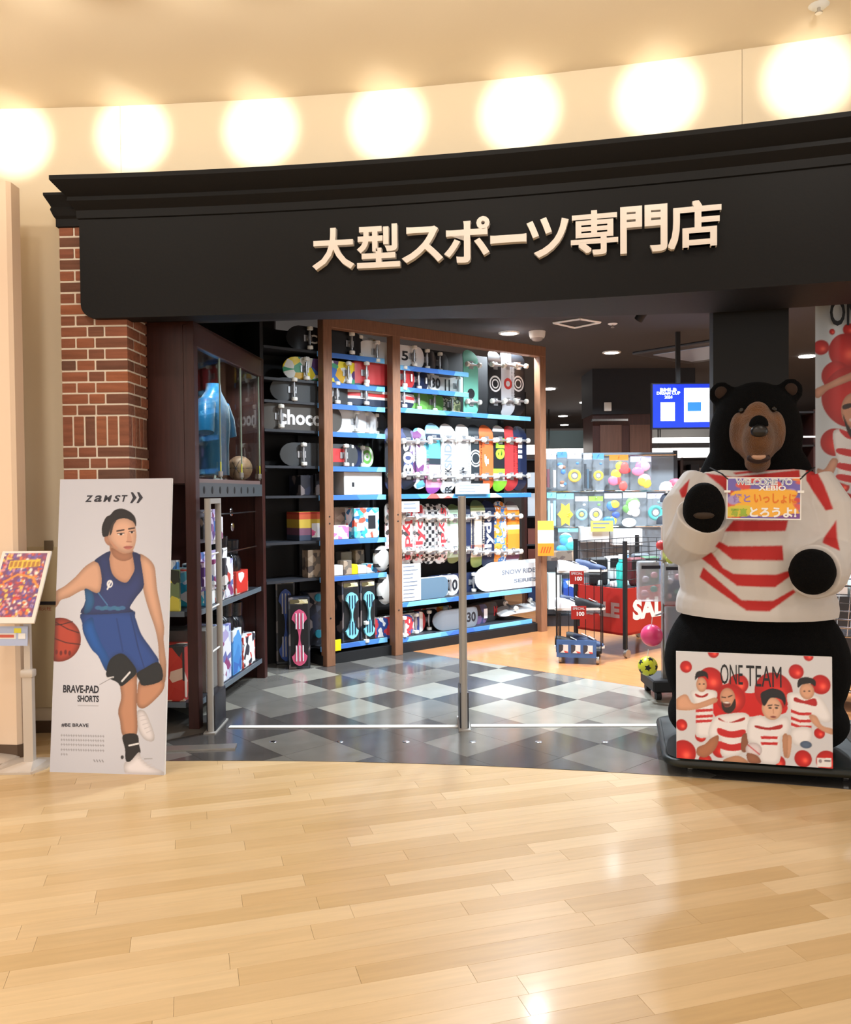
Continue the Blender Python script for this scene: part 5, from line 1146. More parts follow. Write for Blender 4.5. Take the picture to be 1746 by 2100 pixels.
tp = thing('team_poster', 'white team poster with red balls leaning against the bear trolley', 'poster', Vector((bl.x + br.x, bl.y + br.y, .104 * 2)) / 2, pa)
tp.rotation_euler = (-.05, 0, pa); ph = .555
pbox('backing_board', (-pwid / 2, .001, 0), (pwid / 2, .012, ph), m_white, tp); ob('printed_sheet', poster_print().mesh(pwid, ph), vc_mat('poster_print'), tp)
lettering('ONE', tb, tp, (-pwid * .5 + pwid * .365, -.0015, ph * .805), pwid * .145, ph * .185); lettering('TEAM', tb, tp, (-pwid * .5 + pwid * .572, -.0015, ph * .80), pwid * .225, ph * .19)
# welcome sign hung on the chest
sc_ = py(1566, 1022, BRP.y - .40); ww, wh_ = .355, .215
wsn = thing('welcome_sign', 'bright welcome sign with Japanese lettering hanging on the bear', 'sign', (sc_.x, sc_.y, sc_.z - wh_ / 2), 0); wsn.rotation_euler = (-.06, math.radians(.8), math.radians(-17))
cw = Canvas(72, 44, (110, 96, 176)); rr = random.Random(2)
for k in range(26): cw.ell(rr.uniform(0, 72), rr.uniform(0, 44), rr.uniform(3, 6), rr.uniform(2, 5), rr.choice([(206, 70, 66), (120, 110, 190), (226, 130, 60), (160, 140, 210), (214, 90, 80)]))
cw.poly([(8, 14), (66, 13), (64, 27), (70, 40), (30, 41), (8, 30)], (240, 176, 50)); cw.poly([(0, 32), (22, 30), (24, 40), (0, 42)], (214, 196, 60)); cw.ell(6, 24, 6, 5, (170, 150, 205)); cw.poly([(54, 40), (72, 38), (72, 44), (50, 44)], (120, 70, 150))
pbox('board', (-ww / 2, .001, 0), (ww / 2, .006, wh_), m_white, wsn); ob('printed_sheet', cw.mesh(ww - .012, wh_ - .012), vc_mat('poster_print'), wsn, (0, 0, .006))
def wl(s, m, x, z_, w_, h_, off=.03): lettering(s, m, wsn, (x, -.0015, z_), w_, h_, offset=off)
wl('WELCOME TO', tw, 0, wh_ * .89, .27, .034, .06); wl('WELCOME TO', mat('print_sky', (90, 140, 210), .4), 0, wh_ * .89, .262, .026, .0); wl('XEBIO', tw, .04, wh_ * .745, .13, .026, .03)
wl('僕と', mat('print_violet', (150, 120, 190), .4), -.105, wh_ * .5, .085, .045); wl('いっしょに', mat('print_orange', (226, 120, 30), .4), .055, wh_ * .5, .20, .05); wl('写真', mat('print_green', (150, 180, 60), .4), -.115, wh_ * .16, .08, .045); wl('とろうよ!', tw, .045, wh_ * .17, .22, .052, .04)
for sx in (-1, 1): ob('cord', MB().tube([(sx * ww * .48, 0, wh_ - .01), (sx * (ww * .48 + .03), .02, wh_ + .02), (sx * (ww * .48 + .085), .12, wh_ + .06)], .004, 6).mesh(), m_blackm, wsn)
for sx in (-1, 1): ob('clip', boxm(.03, .008, .012), m_white, wsn, (sx * ww * .49, -.004, wh_ * .66))

# ================================================================== HANGING TEAM BANNER, RIGHT
bw_, bh_ = .60, 1.75
bt = py(1673, 1046, 5.3)
bn_ = thing('hanging_banner', 'tall white banner with red balls and a rugby player at the right edge', 'banner', (bt.x + bw_ / 2, 5.3, bt.z), 0)
cb = Canvas(120, 350, (206, 216, 226)); kx = 120 / bw_; s_b = 5.3 / F
def bm_(x, y): return ((x - 1673) * s_b * kx, (1750 - (1046 - y) * s_b * 1000) / 1750 * 350)
def bb_(x, y, r, c=(206, 40, 36)): a = bm_(x, y); cb.ball(a[0], a[1], r * s_b * kx, c)
for b in ((1685, 714, 15), (1706, 683, 6), (1742, 678, 12), (1735, 722, 36), (1716, 772, 30), (1748, 815, 62), (1712, 907, 28), (1695, 1030, 40), (1731, 998, 12), (1730, 1050, 40), (1800, 700, 40), (1830, 900, 60), (1820, 1030, 50), (1700, 560, 40), (1800, 500, 50)): bb_(*b)
def bp_(pts, c, v=.2): cb.poly([bm_(*p) for p in pts], c, True, v, 3)
bp_([(1672, 800), (1700, 786), (1722, 775), (1745, 765), (1790, 740), (1790, 760), (1740, 784), (1700, 800), (1684, 815), (1674, 815)], (214, 156, 130))
bp_([(1708, 890), (1725, 880), (1760, 878), (1830, 885), (1840, 990), (1800, 1000), (1725, 990), (1718, 950)], (238, 238, 242))
for y in (925, 955, 978): bp_([(1722, y - 6), (1780, y + 2), (1835, y - 6), (1835, y + 8), (1780, y + 16), (1722, y + 6)], (204, 42, 46), 0)
bp_([(1722, 880), (1750, 888), (1790, 882), (1780, 900), (1740, 900)], (204, 42, 46), 0)
bp_([(1707, 940), (1720, 945), (1710, 970), (1700, 985), (1680, 975), (1678, 960), (1692, 962)], (214, 160, 136))
cb.ell(*bm_(1752, 842), 26 * s_b * kx, 36 * s_b * kx * .2 * 5, (216, 160, 132), .2, 3); bp_([(1730, 850), (1745, 880), (1770, 882), (1790, 850), (1780, 900), (1745, 898)], (50, 40, 40)); bp_([(1730, 832), (1745, 828), (1746, 836), (1731, 840)], (60, 46, 44), 0); cb.ell(*bm_(1746, 862), 2.6, 2.2, (236, 220, 216))
me = cb.mesh(bw_, bh_); co = np.zeros(len(me.vertices) * 3, 'f'); me.vertices.foreach_get('co', co); co = co.reshape(-1, 3); co[:, 1] = .012 * np.sin(co[:, 0] * 38) * np.clip(co[:, 2] / bh_, .1, 1); me.vertices.foreach_set('co', co.ravel()); me.update(); me.polygons.foreach_set('use_smooth', [True] * len(me.polygons))
ob('cloth', me, vc_mat('banner_print', .4), bn_)
pbox('bottom_bar', (-bw_ / 2, -.012, -.02), (bw_ / 2, .012, .004), mat('banner_bar_red', (200, 40, 40), .4), bn_); pbox('top_bar', (-bw_ / 2, -.012, bh_), (bw_ / 2, .012, bh_ + .02), m_steel, bn_)
lettering('ONE', tb, bn_, (-bw_ / 2 + .205, -.03, 1.25), .26, .17, offset=.02)

# ================================================================== TOY BAGS ON A PEG GONDOLA
GF = Fr((0, 9.15), (1, 0))
gx0, gx1 = GF.hit(1120, 1000)[0], GF.hit(1395, 1000)[0]
gon = thing('peg_gondola', 'grey peg panel stand carrying the hanging toy bags', 'display stand', GF.W((gx0 + gx1) / 2, .16, 0), 0)
gw = gx1 - gx0
pbox('panel', (-gw / 2, 0, .12), (gw / 2, .03, 1.93), mat('peg_panel', (120, 128, 136), .6), gon); pbox('base', (-gw / 2, -.14, 0), (gw / 2, .2, .12), m_shelf, gon)
for x in (-gw / 2, gw / 2): pbox('side_post', (x - .02, -.01, 0), (x + .02, .04, 1.95), m_shelf, gon)
for z_ in (1.90, 1.50, 1.10): ob('peg_bar', MB().tube([(-gw / 2, -.02, z_), (gw / 2, -.02, z_)], .008, 6).mesh(), m_chrome, gon)
def plastic(name, c, a): return mat(name, c, .12, alpha=a)
m_bagc = plastic('clear_bag', (215, 228, 238), .08)
def toy_bag(label, x0, x1, y0, y1, hdr, kind, cols, t=.02, fr=None, grp='toy bags hung on the peg stand'):
    fr = fr or GF
    s0, s1 = fr.hit(x0, y0, t)[0], fr.hit(x1, y0, t)[0]; z1, z0 = fr.hit(x0, y0, t)[1], fr.hit(x0, y1, t)[1]; w_, h_ = s1 - s0, z1 - z0
    th = thing('toy_bag', label, 'toy bag', fr.W((s0 + s1) / 2, t, z0), fr.a, grp)
    pbox('header_card', (-w_ / 2, -.004, h_ * .84), (w_ / 2, .004, h_), hdr, th)
    ob('bag', boxm(w_, .05, h_ * .86, .018, 3), m_bagc, th, (0, 0, h_ * .43))
    r = random.Random(int(x0 * 7 + y0)); ms = [mat('toy_%d_%d_%d' % c, c, .35) for c in cols]
    if kind == 'ring':
        R = w_ * .36; ob('swim_ring', MB().tube([(R * math.cos(a / 18 * 2 * math.pi), 0, h_ * .4 + R * math.sin(a / 18 * 2 * math.pi)) for a in range(18)], R * .3, 8, closed=True).mesh('ring', 60), ms[0], th)
        ob('toy_piece', MB().ell((0, -.005, h_ * .4), (R * .5, .012, R * .5), 12, 8).mesh('p', 60), ms[-1], th); ob('toy_piece', MB().ell((w_ * .2, -.01, h_ * .72), (w_ * .12, .012, w_ * .1), 12, 8).mesh('p', 60), ms[len(ms) // 2], th)
    elif kind == 'balls':
        for k in range(7): ob('toy_piece', MB().ell((r.uniform(-.3, .3) * w_, r.uniform(-.008, .008), h_ * r.uniform(.1, .72)), (w_ * r.uniform(.2, .32), .018, w_ * r.uniform(.18, .28)), 12, 8).mesh('p', 60), ms[k % len(ms)], th)
    elif kind == 'star':
        pts = [((.30 if k % 2 else .46) * w_ * math.cos(k * math.pi / 6), h_ * .4 + (.30 if k % 2 else .46) * h_ * .8 * math.sin(k * math.pi / 6)) for k in range(12)]
        ob('toy_piece', MB().prism(pts, -.018, .018, Matrix.Rotation(V90, 4, 'X')).mesh(), ms[0], th)
        for k in range(4): ob('toy_piece', MB().ell((r.uniform(-.25, .25) * w_, -.02, h_ * r.uniform(.2, .65)), (w_ * .1, .006, w_ * .08), 10, 6).mesh('p', 60), ms[-1], th)
    else:
        for k in range(3): pbox('toy_piece', (-w_ * .42 + k * w_ * .3, -.018 - .003 * k, h_ * .06), (-w_ * .42 + (k + 1) * w_ * .3 - .006, .015, h_ * r.uniform(.5, .78)), ms[k % len(ms)], th)
    ob('peg', MB().tube([(0, .13, h_ * .95), (0, -.03, h_ * .95), (0, -.04, h_ * .97)], .004, 5).mesh(), m_chrome, th)
hd = {n: mat('header_' + n, c, .45) for n, c in dict(blue=(90, 150, 220), white=(240, 240, 240), orange=(236, 130, 50), lilac=(190, 190, 230), cyan=(130, 210, 230), green=(150, 200, 90), pale=(220, 235, 235)).items()}
Y_, R_, B_, W_, G_, T_, P_, O_ = (245, 210, 30), (214, 60, 60), (60, 130, 210), (240, 240, 240), (110, 170, 80), (60, 190, 190), (236, 120, 160), (240, 150, 50)
toy_bag('maroon and grey pack at the left of the top peg row', 1120, 1141, 930, 1004, hd['pale'], 'box', [(120, 60, 70), (90, 96, 100), W_])
toy_bag('clear bag with blue and brown toys, second on the top peg row', 1143, 1163, 926, 1004, hd['blue'], 'balls', [B_, (150, 100, 70), W_])
toy_bag('bag with a blue and yellow ring toy on the top peg row', 1164, 1193, 928, 1008, hd['white'], 'ring', [Y_, B_, (240, 230, 200)])
toy_bag('narrow black pack in the middle of the top peg row', 1197, 1214, 930, 1006, hd['white'], 'box', [(30, 32, 40), (60, 90, 110), (30, 32, 40)])
toy_bag('bag with yellow and blue toys right of the black pack', 1216, 1239, 930, 1006, hd['blue'], 'ring', [Y_, B_, W_])
toy_bag('bag of red and yellow toys under an orange header', 1250, 1289, 933, 1005, hd['orange'], 'balls', [R_, Y_, (226, 80, 70), P_])
toy_bag('bag with yellow star and pink toys under a pale blue header', 1293, 1336, 936, 1006, hd['lilac'], 'balls', [P_, Y_, (240, 160, 190), O_])
toy_bag('pale blue bag at the left of the second peg row', 1122, 1141, 1010, 1082, hd['cyan'], 'box', [(170, 220, 240), W_, (150, 205, 235)])
toy_bag('bag with a plain bright yellow inflatable', 1142, 1177, 1012, 1084, hd['cyan'], 'star', [Y_, (240, 190, 30)])
toy_bag('bag with a pale blue ring toy on the second peg row', 1180, 1206, 1018, 1080, hd['white'], 'ring', [(140, 205, 230), W_, (240, 200, 90)])
toy_bag('bag with a white and green ring toy on the second peg row', 1208, 1237, 1018, 1080, hd['green'], 'ring', [W_, G_, Y_])
toy_bag('bag with blue and yellow toys on the second peg row', 1240, 1275, 1012, 1076, hd['white'], 'balls', [B_, Y_, (40, 80, 170)])
toy_bag('large white bag with green dots on the second peg row', 1278, 1326, 1010, 1080, hd['pale'], 'balls', [W_, G_, (230, 240, 235), W_])
toy_bag('bag with a teal ring at the right of the second peg row', 1328, 1362, 1012, 1078, hd['lilac'], 'ring', [T_, (120, 160, 170), W_])
toy_bag('bag with cyan toys on the third peg row', 1145, 1186, 1084, 1130, hd['cyan'], 'balls', [(60, 170, 230), T_, W_])
for i, (x0, x1, y0, y1, m, d) in enumerate(((1192, 1250, 1082, 1112, hd['white'], 'white carton with a yellow-edged price card'), (1258, 1318, 1085, 1118, hd['white'], 'white carton right of the price card'), (1125, 1152, 1176, 1250, hd['pale'], 'tall pale pack by the rack end'), (1156, 1180, 1190, 1240, pk('bluegreen', [(60, 110, 190), (240, 240, 240), (110, 180, 90), (40, 70, 150)], 12), 'blue and green pack by the shoe cart'), (1122, 1180, 1130, 1150, pk_tan, 'brown basket of small packs'))):
    carton('goods_box', d, GF, x0, x1, y0, y1, -.06 - .01 * (i % 2), .16, m, group='cartons at the peg stand', zb=None)
th = notice('long yellow and white price card among the toys', GF, 1212, 1258, 1068, 1090, -.12, mat('card_yellow', (214, 206, 90), .5), 2); pbox('holder', (-.01, 0, .03), (.01, .29, .045), m_chrome, th)
# orange flag card on the right rack post
p = py(1120, 1140, P3.y - .12); fl = thing('price_flag', 'white and orange price card on the right rack post', 'price card', p, 0)
fw = 33 * p.y / F; fh = 72 * p.y / F
pbox('card', (-fw / 2, 0, 0), (fw / 2, .004, fh), m_paper, fl); pbox('top_band', (-fw / 2, -.002, fh * .74), (fw / 2, -.0002, fh), mat('band_amber', (250, 190, 70), .5), fl); pbox('bottom_band', (-fw / 2, -.002, 0), (fw / 2, -.0002, fh * .36), mat('band_orange', (240, 130, 30), .5), fl)
lettering('////', mat('band_red', (200, 70, 20), .5), fl, (0, -.003, fh * .17), fw * .7, fh * .18, offset=.03)

# ================================================================== RED SALE BIN AND SHOE CART
su, sv = Vector((math.cos(math.radians(40)), math.sin(math.radians(40)), 0)), None
BC = pf(1283, 1350); SB = Fr(BC, (su.x, su.y))     # s along the right face, t along the left face
sb = thing('sale_bin', 'red sale bin on casters with white lettering', 'bin', BC, SB.a)
m_red = mat('sale_red', (166, 36, 28), .45); zb0, zb1 = .20, .62
pbox('side_panel', (0, 0, zb0), (.95, .02, zb1), m_red, sb); pbox('end_panel', (0, .0, zb0), (.02, .55, zb1), m_red, sb); pbox('back_panel', (0, .53, zb0), (.95, .55, zb1), m_red, sb); pbox('floor_panel', (0, 0, zb0), (.95, .55, zb0 + .02), m_red, sb)
for x, y in ((-.015, -.015), (.95, -.015), (-.015, .55), (.95, .55)):
    pbox('post', (x, y, .08), (x + .03, y + .03, 1.05), m_blackm, sb)
    ob('caster', MB().lathe([(.038, -.014), (.038, .014)], 16, Matrix.Translation((x + .02, y + .0, .042)) @ Matrix.Rotation(V90, 4, 'X')).mesh('c', 40), m_steel, sb)
lettering('SALE', tw, sb, (.42, -.0015, .42), .62, .19, offset=.05); lettering('SALE', mat('print_white_shaded', (150, 120, 115), .5), sb, (-.0015, .27, .42), .42, .14, Matrix(((0, 0, -1), (-1, 0, 0), (0, 1, 0))), offset=.05)  # white lettering on the end panel is coloured darker, as in shade
cg = MB()
for k in range(9): x = .02 + k * .115; cg.tube([(x, 0, .62), (x, 0, 1.03)], .003, 4); cg.tube([(x, .54, .62), (x, .54, 1.03)], .003, 4)
for k in range(6): y = .02 + k * .1; cg.tube([(0, y, .62), (0, y, 1.03)], .003, 4); cg.tube([(.95, y, .62), (.95, y, 1.03)], .003, 4)
for z_ in (.7, .78, .86, .94, 1.03):
    cg.tube([(0, 0, z_), (.96, 0, z_), (.96, .54, z_), (0, .54, z_)], .004, 4, closed=True)
ob('wire_cage', cg.mesh(), m_blackm, sb)
# goods in the bin and on top of it
rr = random.Random(9)
gd = [('teal bottle', (60, 190, 180)), ('dark red pouch', (90, 30, 36)), ('green pouch', (50, 90, 60)), ('blue bottle', (60, 110, 190)), ('black pouch', (28, 28, 32)), ('white pouch', (235, 235, 235)), ('clear blue bottle', (120, 170, 220)), ('grey pouch', (90, 96, 104))]
for i in range(8):
    nm_, c = gd[i]; p = SB.W(.1 + (i % 4) * .22, .12 + (i // 4) * .26, .625 - .18 * 0)
    th = thing('bottle' if 'bottle' in nm_ else 'pouch', nm_ + ' standing in the cage of the sale bin', nm_.split()[-1], p - Vector((0, 0, .005)), rr.random(), 'goods in the sale bin cage')
    if 'bottle' in nm_: ob('body', MB().lathe([(.04, 0), (.042, .01), (.042, .2), (.02, .24), (.02, .26)], 16).mesh('b', 40), mat('bottle_' + nm_.replace(' ', '_'), c, .2), th); ob('cap', MB().lathe([(.022, .26), (.022, .30)], 14).mesh('cap', 40), m_white, th)
    else: ob('body', boxm(.17, .1, .26, .03, 3), mat('pouch_' + nm_.replace(' ', '_'), c, .5), th, (0, 0, .13)); ob('flap', boxm(.15, .012, .09, .004), m_blackm, th, (0, -.055, .2))
pbox_ = thing('goods_tray', 'low tray of white packs inside the sale bin', 'tray', SB.W(.48, .27, zb0 + .021), SB.a); pbox('tray', (-.44, -.23, 0), (.44, .23, .40), m_shelf, pbox_); 
for k in range(10): ob('pack', boxm(.14, .1, .05, .012, 2), (hd['white'], hd['pale'], pk_dark, hd['blue'])[k % 4], pbox_, (-.35 + (k % 5) * .17, -.1 + (k // 5) * .2, .425), (0, 0, rr.uniform(-.4, .4)))
# shoe cart
SCp = pf(1188, 1361); sc = thing('shoe_cart', 'wire cart with tiers of bargain shoes and a blue front board', 'cart', SCp, math.radians(-14))
for x, y in ((-.16, .0), (.16, .0), (-.16, .34), (.16, .34)):
    ob('wheel', MB().lathe([(.04, -.012), (.04, .012)], 16, Matrix.Translation((x, y, .04)) @ Matrix.Rotation(V90, 4, 'Y')).mesh('w', 40), m_steel, sc); ob('fork', boxm(.03, .03, .06), m_blackm, sc, (x, y, .08))
pbox('deck', (-.19, -.03, .1), (.19, .37, .12), m_blackm, sc)
pbox('front_board', (-.19, -.045, .06), (.15, -.035, .21), mat('board_blue', (70, 110, 170), .5), sc)
for k in range(3): pbox('board_print', (-.17 + k * .105, -.048, .10), (-.09 + k * .105, -.0455, .17), pk_wc, sc)
wr = MB()
for x in (-.19, .19):
    for y in (-.03, .37): wr.tube([(x, y, .1), (x, y, .84)], .006, 6)
for z_ in (.45, .78):
    for k in range(7): y = -.03 + k * .4 / 6; wr.tube([(-.19, y, z_), (.19, y, z_)], .003, 4)
    wr.tube([(-.19, -.03, z_), (.19, -.03, z_), (.19, .37, z_), (-.19, .37, z_)], .005, 5, closed=True)
for k in range(6): x = -.19 + k * .076; wr.tube([(x, .37, .12), (x, .37, .84)], .003, 4)
for k in range(5): y = -.03 + k * .1; wr.tube([(-.19, y, .12), (-.19, y, .45)], .003, 4)
ob('wire_frame', wr.mesh(), m_blackm, sc)
m_shoe = [mat('shoe_black', (28, 28, 32), .5), mat('shoe_white', (225, 225, 228), .4), mat('shoe_navy', (40, 56, 90), .5)]
def shoe(label, p, ang, m):
    th = thing('shoe', label, 'shoe', p, ang, 'bargain shoes on the wire cart')
    prof = [(-.13, .035, .09), (-.11, .04, .095), (-.05, .04, .085), (0, .042, .07), (.06, .046, .05), (.11, .04, .036), (.14, .015, .02)]
    V = []; N = 10
    for x, w_, h_ in prof: V += [(x, w_ * math.cos(math.pi * j / (N - 1)), .018 + h_ * math.sin(math.pi * j / (N - 1))) for j in range(N)]
    ob('upper', mesh('upper', V, [[i * N + j, i * N + j + 1, (i + 1) * N + j + 1, (i + 1) * N + j] for i in range(len(prof) - 1) for j in range(N - 1)], 60), m, th)
    ob('sole', MB().prism([(-.135, -.03), (-.05, -.04), (.06, -.047), (.12, -.035), (.148, 0), (.12, .035), (.06, .047), (-.05, .04), (-.135, .03)], 0, .022).mesh(), m_white, th)
    ob('laces', boxm(.06, .035, .006, .002), m_white, th, (.03, 0, .085), (0, .45, 0))
ca = math.radians(-14); cM = Matrix.Translation(SCp) @ Matrix.Rotation(ca, 4, 'Z')
for i, (x, y, z_, a, m, d) in enumerate(((-.08, .08, .456, .2, 1, 'silver white shoe at the left of the middle cart tier'), (.08, .12, .456, .3, 0, 'black shoe at the right of the middle cart tier'), (-.05, .26, .456, .1, 2, 'navy shoe at the back of the middle cart tier'), (-.08, .06, .121, .2, 0, 'black shoe at the left of the cart deck'), (.07, .14, .121, -.2, 2, 'navy shoe at the right of the cart deck'), (.0, .28, .121, .1, 0, 'black shoe at the back of the cart deck'), (-.06, .1, .786, .3, 1, 'white shoe on the top cart tier'), (.09, .2, .786, .1, 2, 'navy shoe on the top cart tier'))):
    shoe(d, cM @ Vector((x, y, z_)), ca + a, m_shoe[m])
for i, (x0, y0, x1, y1) in enumerate(((1169, 1171, 1198, 1198), (1172, 1243, 1203, 1270))):
    p = py((x0 + x1) / 2, y1, SCp.y - .07); w_ = (x1 - x0) * p.y / F; h_ = (y1 - y0) * p.y / F
    th = thing('price_sign', ('upper', 'lower')[i] + ' small red price sign on the shoe cart', 'price sign', p, 0, 'red price signs on the shoe cart'); pbox('card', (-w_ / 2, 0, 0), (w_ / 2, .004, h_), m_red, th); pbox('holder', (-.01, .004, -.06), (.01, .008, h_), m_blackm, th)
    lettering('SPECIAL', hd['pale'], th, (0, -.002, h_ * .82), w_ * .8, h_ * .18); lettering('100', tw, th, (.015, -.002, h_ * .42), w_ * .5, h_ * .32, offset=.03)

# ================================================================== BALL STAND BESIDE THE BEAR
BS = pf(1352, 1437); bs = thing('ball_stand', 'silver pole stand on a black caster base beside the bear', 'display stand', BS, 0)
pbox('base', (-.045, -.02, .06), (.35, .34, .145), m_blackm, bs, .01)
for x, y in ((.0, .02), (.3, .02), (.0, .3), (.3, .3)): ob('caster', MB().lathe([(.032, -.018), (.032, .018)], 14, Matrix.Translation((x, y, .032)) @ Matrix.Rotation(V90, 4, 'Y')).mesh('c', 40), m_blackm, bs)
ob('pole', MB().box((.045, .06, .145), (.085, .1, 1.25)).mesh(), m_steel, bs)
ob('back_sheet', MB().box((.09, .08, .15), (.3, .09, .85)).mesh(), mat('sheet_navy', (40, 60, 110), .5), bs)
for z_ in (1.0, .62): ob('arm', MB().tube([(.065, .08, z_), (-.04, -.06, z_)], .006, 6).mesh(), m_chrome, bs)
def bs_pt(x, y, Y=None): return py(x, y, Y or BS.y - .03)
def hball(label, x, y, rpx, m, patches=None, net=True):
    p = bs_pt(x, y); r = rpx * p.y / F; th = thing('play_ball', label, 'ball', p, .3, 'play balls on the ball stand')
    ob('ball', MB().ell((0, 0, 0), (r, r, r), 24, 16).mesh('b', 80), m, th)
    if patches:
        g = (1 + 5 ** .5) / 2
        for v in [(0, a, b * g) for a in (-1, 1) for b in (-1, 1)] + [(a, b * g, 0) for a in (-1, 1) for b in (-1, 1)] + [(a * g, 0, b) for a in (-1, 1) for b in (-1, 1)]:
            d = Vector(v).normalized(); q_ = d.to_track_quat('Z', 'Y').to_matrix().to_4x4(); ob('patch', MB().lathe([(r * .36, r * .938), (r * .2, r * .99), (.001, r * 1.005)], 5, q_).mesh('p', 60), patches, th)
    if net:
        ob('string', MB().tube([(0, 0, r), (.005, 0, r + .05)], .003, 5).mesh(), m_white, th)
    return th
hball('pink rubber ball hanging on the stand', 1337, 1303, 22.5, mat('ball_pink', (226, 70, 120), .3))
hball('yellow and black football hanging below the pink ball', 1329, 1366, 20, mat('ball_yellow', (206, 208, 50), .35), m_blackm)
for x, y, c, d in ((1372, 1103, (226, 206, 60), 'yellow'), (1356, 1118, (210, 70, 70), 'red'), (1373, 1126, (226, 90, 130), 'pink'), (1376, 1146, (190, 206, 90), 'lime green')): hball('small %s ball in the bunch above the clear boxes' % d, x, y, 10, mat('small_ball_' + d.replace(' ', '_'), c, .4), net=False)
m_clear = mat('clear_pack', (205, 212, 218), .15, alpha=.45)
for i, (x0, x1, y0, y1, d) in enumerate(((1308, 1356, 1150, 1233, 'left clear plastic case of pink toys on the ball stand'), (1358, 1404, 1152, 1240, 'right clear plastic case of pink toys on the ball stand'))):
    p = bs_pt((x0 + x1) / 2, y1, BS.y - .02 + .1 * i); w_ = (x1 - x0) * p.y / F; h_ = (y1 - y0) * p.y / F
    th = thing('toy_case', d, 'toy case', p, .0, 'clear cases on the ball stand'); ob('case', boxm(w_, .09, h_, .02, 3), m_clear, th, (0, 0, h_ / 2)); pbox('label_strip', (-w_ * .4, -.048, h_ * .82), (w_ * .4, -.046, h_ * .9), m_ink, th)
    for k in range(4): ob('toy_piece', MB().ell(((-.2, .2, -.15, .22)[k] * w_, 0, h_ * (.2, .3, .55, .65)[k]), (w_ * .16, .02, w_ * .14), 12, 8).mesh('t', 60), mat('case_toy_%d' % (k % 3), ((226, 170, 180), (110, 170, 160), (200, 190, 200))[k % 3], .4), th)
p = bs_pt(1380, 1290, BS.y + .06); th = thing('toy_bag', 'clear bag with a blue toy below the clear cases', 'toy bag', p - Vector((0, 0, .2)), 0)
ob('bag', boxm(.12, .05, .34, .02, 3), m_clear, th, (0, 0, .2)); ob('toy_piece', boxm(.09, .03, .14, .01, 2), mat('toy_navy', (50, 90, 170), .4), th, (0, 0, .1)); ob('header_card', boxm(.11, .006, .04), mat('header_red', (190, 80, 80), .5), th, (0, 0, .38))

# ================================================================== SCREEN, PILLAR AND BACKGROUND
Yt = 8.9; a, b = py(1337, 786, Yt), py(1337, 880, Yt); tvw = .92; tvh = a.z - b.z
tv = thing('screen', 'ceiling-hung screen with a blue picture and white panels', 'screen', (a.x + tvw / 2, Yt, b.z), math.radians(0))
pbox('housing', (-tvw / 2, 0, 0), (tvw / 2, .06, tvh), mat('screen_housing', (16, 18, 28), .3), tv)
pbox('picture', (-tvw / 2 + .012, -.003, .015), (tvw / 2 - .012, 0, tvh - .012), mat('screen_blue', (10, 36, 150), .3, emit=1.0), tv)
m_scw = mat('screen_white', (225, 240, 255), .3, emit=1.6); k_ = Yt / F
def tvr(nm, x0, x1, y0, y1, m, d=.004): pbox(nm, ((x0 - 1337) * k_ - tvw / 2, -d - .001, (880 - y1) * k_), ((x1 - 1337) * k_ - tvw / 2, -d, (880 - y0) * k_), m, tv)
tvr('picture_panel', 1403, 1458, 797, 866, m_scw); tvr('picture_panel', 1355, 1384, 826, 864, m_scw); tvr('picture_photo', 1410, 1438, 826, 844, mat('screen_photo', (30, 90, 170), .3, emit=.8), .006)
for s, y, w_ in (('BMLB', 800, 34), ('DREAM CUP', 807, 48), ('2024', 815, 16)): lettering(s, m_scw, tv, ((1371 - 1337) * k_ - tvw / 2, -.006, (880 - y) * k_), w_ * k_, 6.5 * k_, offset=.03)
pa_ = py(1393, 735, Yt); pbox('pole', (pa_.x - (a.x + tvw / 2) - .022, .02, tvh), (pa_.x - (a.x + tvw / 2) + .022, .06, SHOP_Z - b.z), m_blackm, tv)
# brown pillar with bulkhead
Yp = 11.6; a, b = py(1216, 850, Yp), py(1338, 850, Yp)
wp = struct(ob('wall_pillar', boxm(b.x - a.x, .7, a.z), m_brownw, None, ((a.x + b.x) / 2, Yp + .35, a.z / 2)))
pw_ = b.x - a.x
for x0, x1 in ((.12, .48), (.62, .96)): ob('panel', boxm((x1 - x0) * pw_, .02, a.z - .3), mat('pillar_panel', (92, 62, 50), .45, noise=(.2, 6), stretch=(8, 8, .6)), wp, (-pw_ / 2 + (x0 + x1) / 2 * pw_, -.36, 0))
bz = py(1216, 796, Yp).z; struct(ob('wall_bulkhead', boxm(pw_ + .6, .8, SHOP_Z - a.z), m_dark, None, ((a.x + b.x) / 2 + .29, Yp + .36, (SHOP_Z + a.z) / 2)))
c_ = py(1247, 843, Yp - .06); tag(ob('wall_speaker', boxm(.10, .03, .12, .008, 2), m_white, None, c_ + Vector((0, .0, .06))), 'small white square box on the dark bulkhead', 'speaker')
tag(ob('light_bar', boxm(.5, .1, .03), m_chrome, None, py(1250, 862, Yp - .055)), 'thin metal rail across the top of the brown pillar', 'rail')
